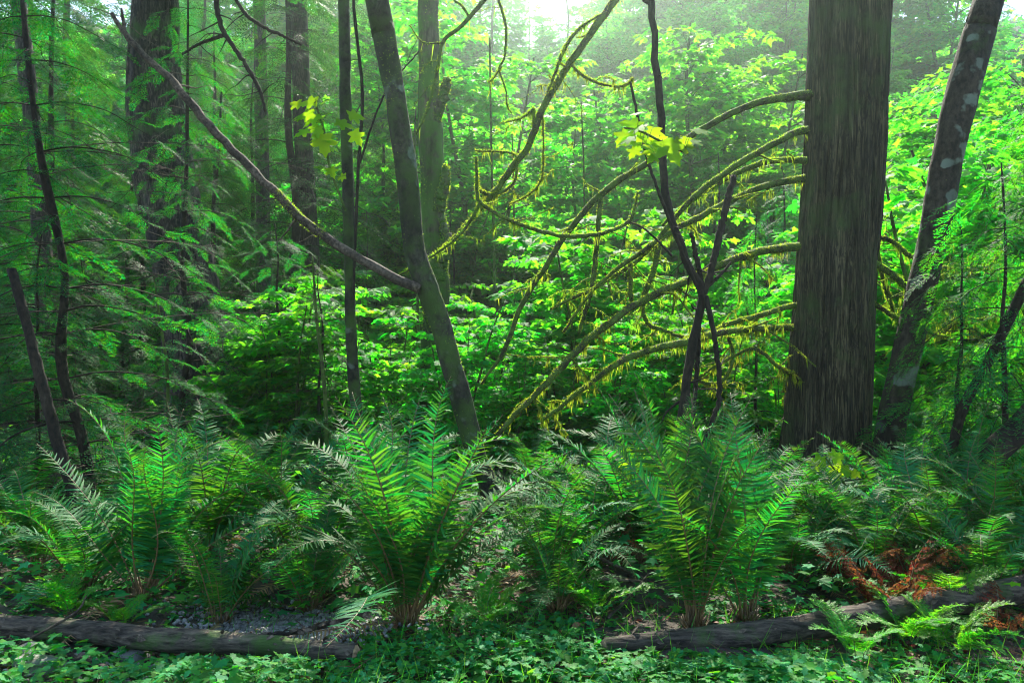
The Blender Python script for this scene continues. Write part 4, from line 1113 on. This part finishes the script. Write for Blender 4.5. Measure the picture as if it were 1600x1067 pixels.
sprig('few small yellow maple leaves glowing low between the tall fern and the central gap', [(1010, 760, 5.6, 4), (1003, 730, 5.6, 3), (998, 705, 5.6, 3)],
      [(995, 708, 5.6, 1.0, 160, 15), (1002, 715, 5.6, 1.0, -40, 30), (985, 720, 5.6, .8, 200, 10)], .13, 5)
sprig('yellow-green maple leaves low in front of the wide cedar', [(1330, 770, 5.8, 4), (1305, 735, 5.8, 3), (1290, 715, 5.8, 3)],
      [(1290, 722, 5.8, 1.0, 170, 12), (1300, 716, 5.8, 1.0, 20, 18), (1280, 735, 5.8, .9, 200, 14), (1315, 730, 5.8, .9, -20, 20)], .14, 6)

# ------------------------------------------------------------------ ground cover, litter, gravel
def in_px(n, r, px0, px1, y0, y1):
    y = r.uniform(y0, y1, n) ** 1.0
    px = r.uniform(px0, px1, n)
    return (px - 800) / F * y, y


r = np.random.default_rng(77)
# low lobed herbs in front of and around the logs
x, y = in_px(26000, r, -60, 1660, 2.5, 4.75)
px = x / y * F + 800
mound = vnoise((x + 8) / 16, y / 8, 26, 14, 5)
keep = r.random(len(x)) < np.where(px > 520, .95, .42) * np.clip(1.6 - np.abs(y - 3.5) * .8, .12, 1) * (.35 + .9 * mound)
keep &= ~((px > 330) & (px < 560) & (y > 3.95) & (y < 4.75))
keep &= ~((px > 1290) & (r.random(len(x)) < .55))
keep &= ~((y > 3.9) & (r.random(len(x)) < .6))
x, y, mound = x[keep], y[keep], mound[keep]
z = gz(x, y) + .015 + mound * .20 * r.random(len(x)) ** .7 * np.clip((4.6 - y), .35, 1)
g = G().add(scatter(HERB_V, HERB_F, np.c_[x, y, z], rand_frames(len(x), .35, r), r.uniform(.05, .12, len(x))))
st = np.random.default_rng(5).choice(len(x), len(x) // 3, replace=False)
dv = norm(np.c_[r.normal(0, .25, len(st)), r.normal(0, .25, len(st)), -np.ones(len(st))])
g.add(blades(np.c_[x, y, z][st], dv, perp(dv, r), np.full(len(st), .12), np.full(len(st), .0015)))
tag(obj('low_herbs', g.mesh('low_herbs', M['herb'], smooth=False)), 'low lobed green herbs carpeting the ground before the logs', 'ground cover', kind='stuff')

# understorey between and behind the ferns
x, y = in_px(22000, r, -80, 1680, 4.4, 13.5)
z = gz(x, y) + r.random(len(x)) ** 1.4 * np.where(y > 8.5, .95, .40) * (.3 + vnoise((x + 20) / 40, y / 20, 40, 20, 8))
g = G().add(scatter(MAPLE5_V, MAPLE5_F, np.c_[x, y, z], rand_frames(len(x), .4, r), r.uniform(.035, .10, len(x))))
tag(obj('undergrowth', g.mesh('undergrowth', M['herb'], smooth=False)), 'tangled small-leaved green undergrowth between the ferns', 'undergrowth', kind='stuff')

# leafy cover on the slope
x, y = in_px(30000, r, -150, 1750, 15.0, 74.0)
z = gz(x, y) + r.random(len(x)) ** 1.2 * 2.6 * vnoise((x + 80) / 160, y / 80, 60, 30, 12)
g = G().add(scatter(MAPLE5_V, MAPLE5_F, np.c_[x, y, z], rand_frames(len(x), .45, r, None, -.25), r.uniform(.22, .55, len(x)) * np.clip(y / 30, .6, 1.6)))
tag(obj('hillside_undergrowth', g.mesh('hillside_undergrowth', M['maple'], smooth=False)), 'leafy low growth covering the slope behind the trees', 'undergrowth', kind='stuff')

# grass blades
x, y = in_px(1600, r, 300, 1660, 2.7, 4.6)
dv = norm(np.c_[r.normal(0, .5, len(x)), r.normal(0, .5, len(x)), np.ones(len(x))])
g = G().add(blades(np.c_[x, y, gz(x, y)], dv, perp(dv, r), r.uniform(.06, .22, len(x)), np.full(len(x), .003)))
tag(obj('grass', g.mesh('grass', M['grass'], smooth=False)), 'thin scattered grass blades among the herbs', 'grass', kind='stuff')

# fallen leaves and bits of twig
x, y = in_px(9000, r, -80, 1680, 2.6, 8.5)
nrm = rand_frames(len(x), .5, r)
g = G().add(scatter(OVAL_V * [1, 1.3, 2], OVAL_F, np.c_[x, y, gz(x, y) + r.uniform(.005, .04, len(x))], nrm, r.uniform(.02, .06, len(x))))
m = 1200
x, y = in_px(m, r, -80, 1680, 2.7, 7)
a_ = r.random(m) * 6.28; dv = np.c_[np.cos(a_), np.sin(a_), r.normal(.05, .12, m)]
g.add(blades(np.c_[x, y, gz(x, y) + r.uniform(.01, .05, m)], dv, perp(dv, r), r.uniform(.08, .35, m), np.full(m, .004)))
tag(obj('leaf_litter', g.mesh('leaf_litter', M['litter'], smooth=False)), 'brown fallen leaves and twig scraps on the soil', 'leaf litter', kind='stuff')

# gravel
ICO = np.array([(0, 0, 1), (.89, 0, .45), (.28, .85, .45), (-.72, .53, .45), (-.72, -.53, .45), (.28, -.85, .45), (.72, .53, -.45), (-.28, .85, -.45), (-.89, 0, -.45), (-.28, -.85, -.45), (.72, -.53, -.45), (0, 0, -1)])
ICF = np.array([(0, 1, 2), (0, 2, 3), (0, 3, 4), (0, 4, 5), (0, 5, 1), (1, 6, 2), (2, 7, 3), (3, 8, 4), (4, 9, 5), (5, 10, 1), (2, 6, 7), (3, 7, 8), (4, 8, 9), (5, 9, 10), (1, 10, 6), (6, 11, 7), (7, 11, 8), (8, 11, 9), (9, 11, 10), (10, 11, 6)])
n = 2600
px = np.concatenate([r.normal(440, 75, n), r.uniform(-40, 420, 700)])
yy = np.concatenate([r.normal(4.38, .17, n), r.uniform(2.9, 3.9, 700)])
x = (px - 800) / F * yy
s3 = np.stack([r.uniform(.006, .021, len(x)) for _ in range(3)], -1) * [1, 1, .7]
g = G().add(scatter(ICO, ICF, np.c_[x, yy, gz(x, yy) + .03 + r.uniform(0, .012, len(x))], rand_frames(len(x), .6, r), s3))
tag(obj('gravel', g.mesh('gravel', M['stone'], smooth=False)), 'pale grey gravel between the low dark fern and the central fern', 'gravel', kind='stuff')
for k, (px_, py_, s_, lab) in enumerate([(60, 1040, .085, 'flat grey stone near the lower left corner'), (45, 1022, .06, 'bluish stone under the left log end'), (120, 1030, .07, 'grey stone beside the thin dark stick'),
                                    (340, 1058, .05, 'small stone among the herbs below the left log'), (205, 1018, .07, 'grey stone tucked right under the left log')]):
    Yd = EYE * F / (py_ - 533.5); x_ = bgx(px_, Yd)
    rr = np.random.default_rng(200 + k)
    b = bpy.data.meshes.new('stone')
    import bmesh
    bm = bmesh.new(); bmesh.ops.create_icosphere(bm, subdivisions=3, radius=1)
    q = rr.normal(size=(4, 3))
    for v in bm.verts:
        v.co *= 1 + .16 * sum(math.sin(2.1 * v.co.dot(Vector(w)) + i_) for i_, w in enumerate(q)) / 2
    bm.to_mesh(b); bm.free(); b.materials.append(M['stone'])
    tag(obj('stone', b, None, (x_, Yd, float(gz(x_, Yd)) + .02), (0, .1, rr.uniform(0, 6)), (s_ * 1.3, s_, s_ * .6)), lab, 'stone', 'stones by the left log')

# ------------------------------------------------------------------ the misty air
top = 50.0
bm = bmesh.new(); bmesh.ops.create_cube(bm, size=1)
hz = bpy.data.meshes.new('haze'); bm.to_mesh(hz); bm.free()
hm, nt, out = new_mat('mist')
pv = nd(nt, 'ShaderNodeVolumePrincipled')
pv.inputs['Color'].default_value = (.78, 1.0, .90, 1); pv.inputs['Density'].default_value = .0023; pv.inputs['Anisotropy'].default_value = .90
nt.links.new(pv.outputs[0], out.inputs['Volume'])
hz.materials.append(hm)
tag(obj('haze', hz, None, (0, 35, (top - 3) / 2), (0, 0, 0), (174, 124, top + 3)), 'pale sunlit mist filling the forest', 'haze', kind='stuff')
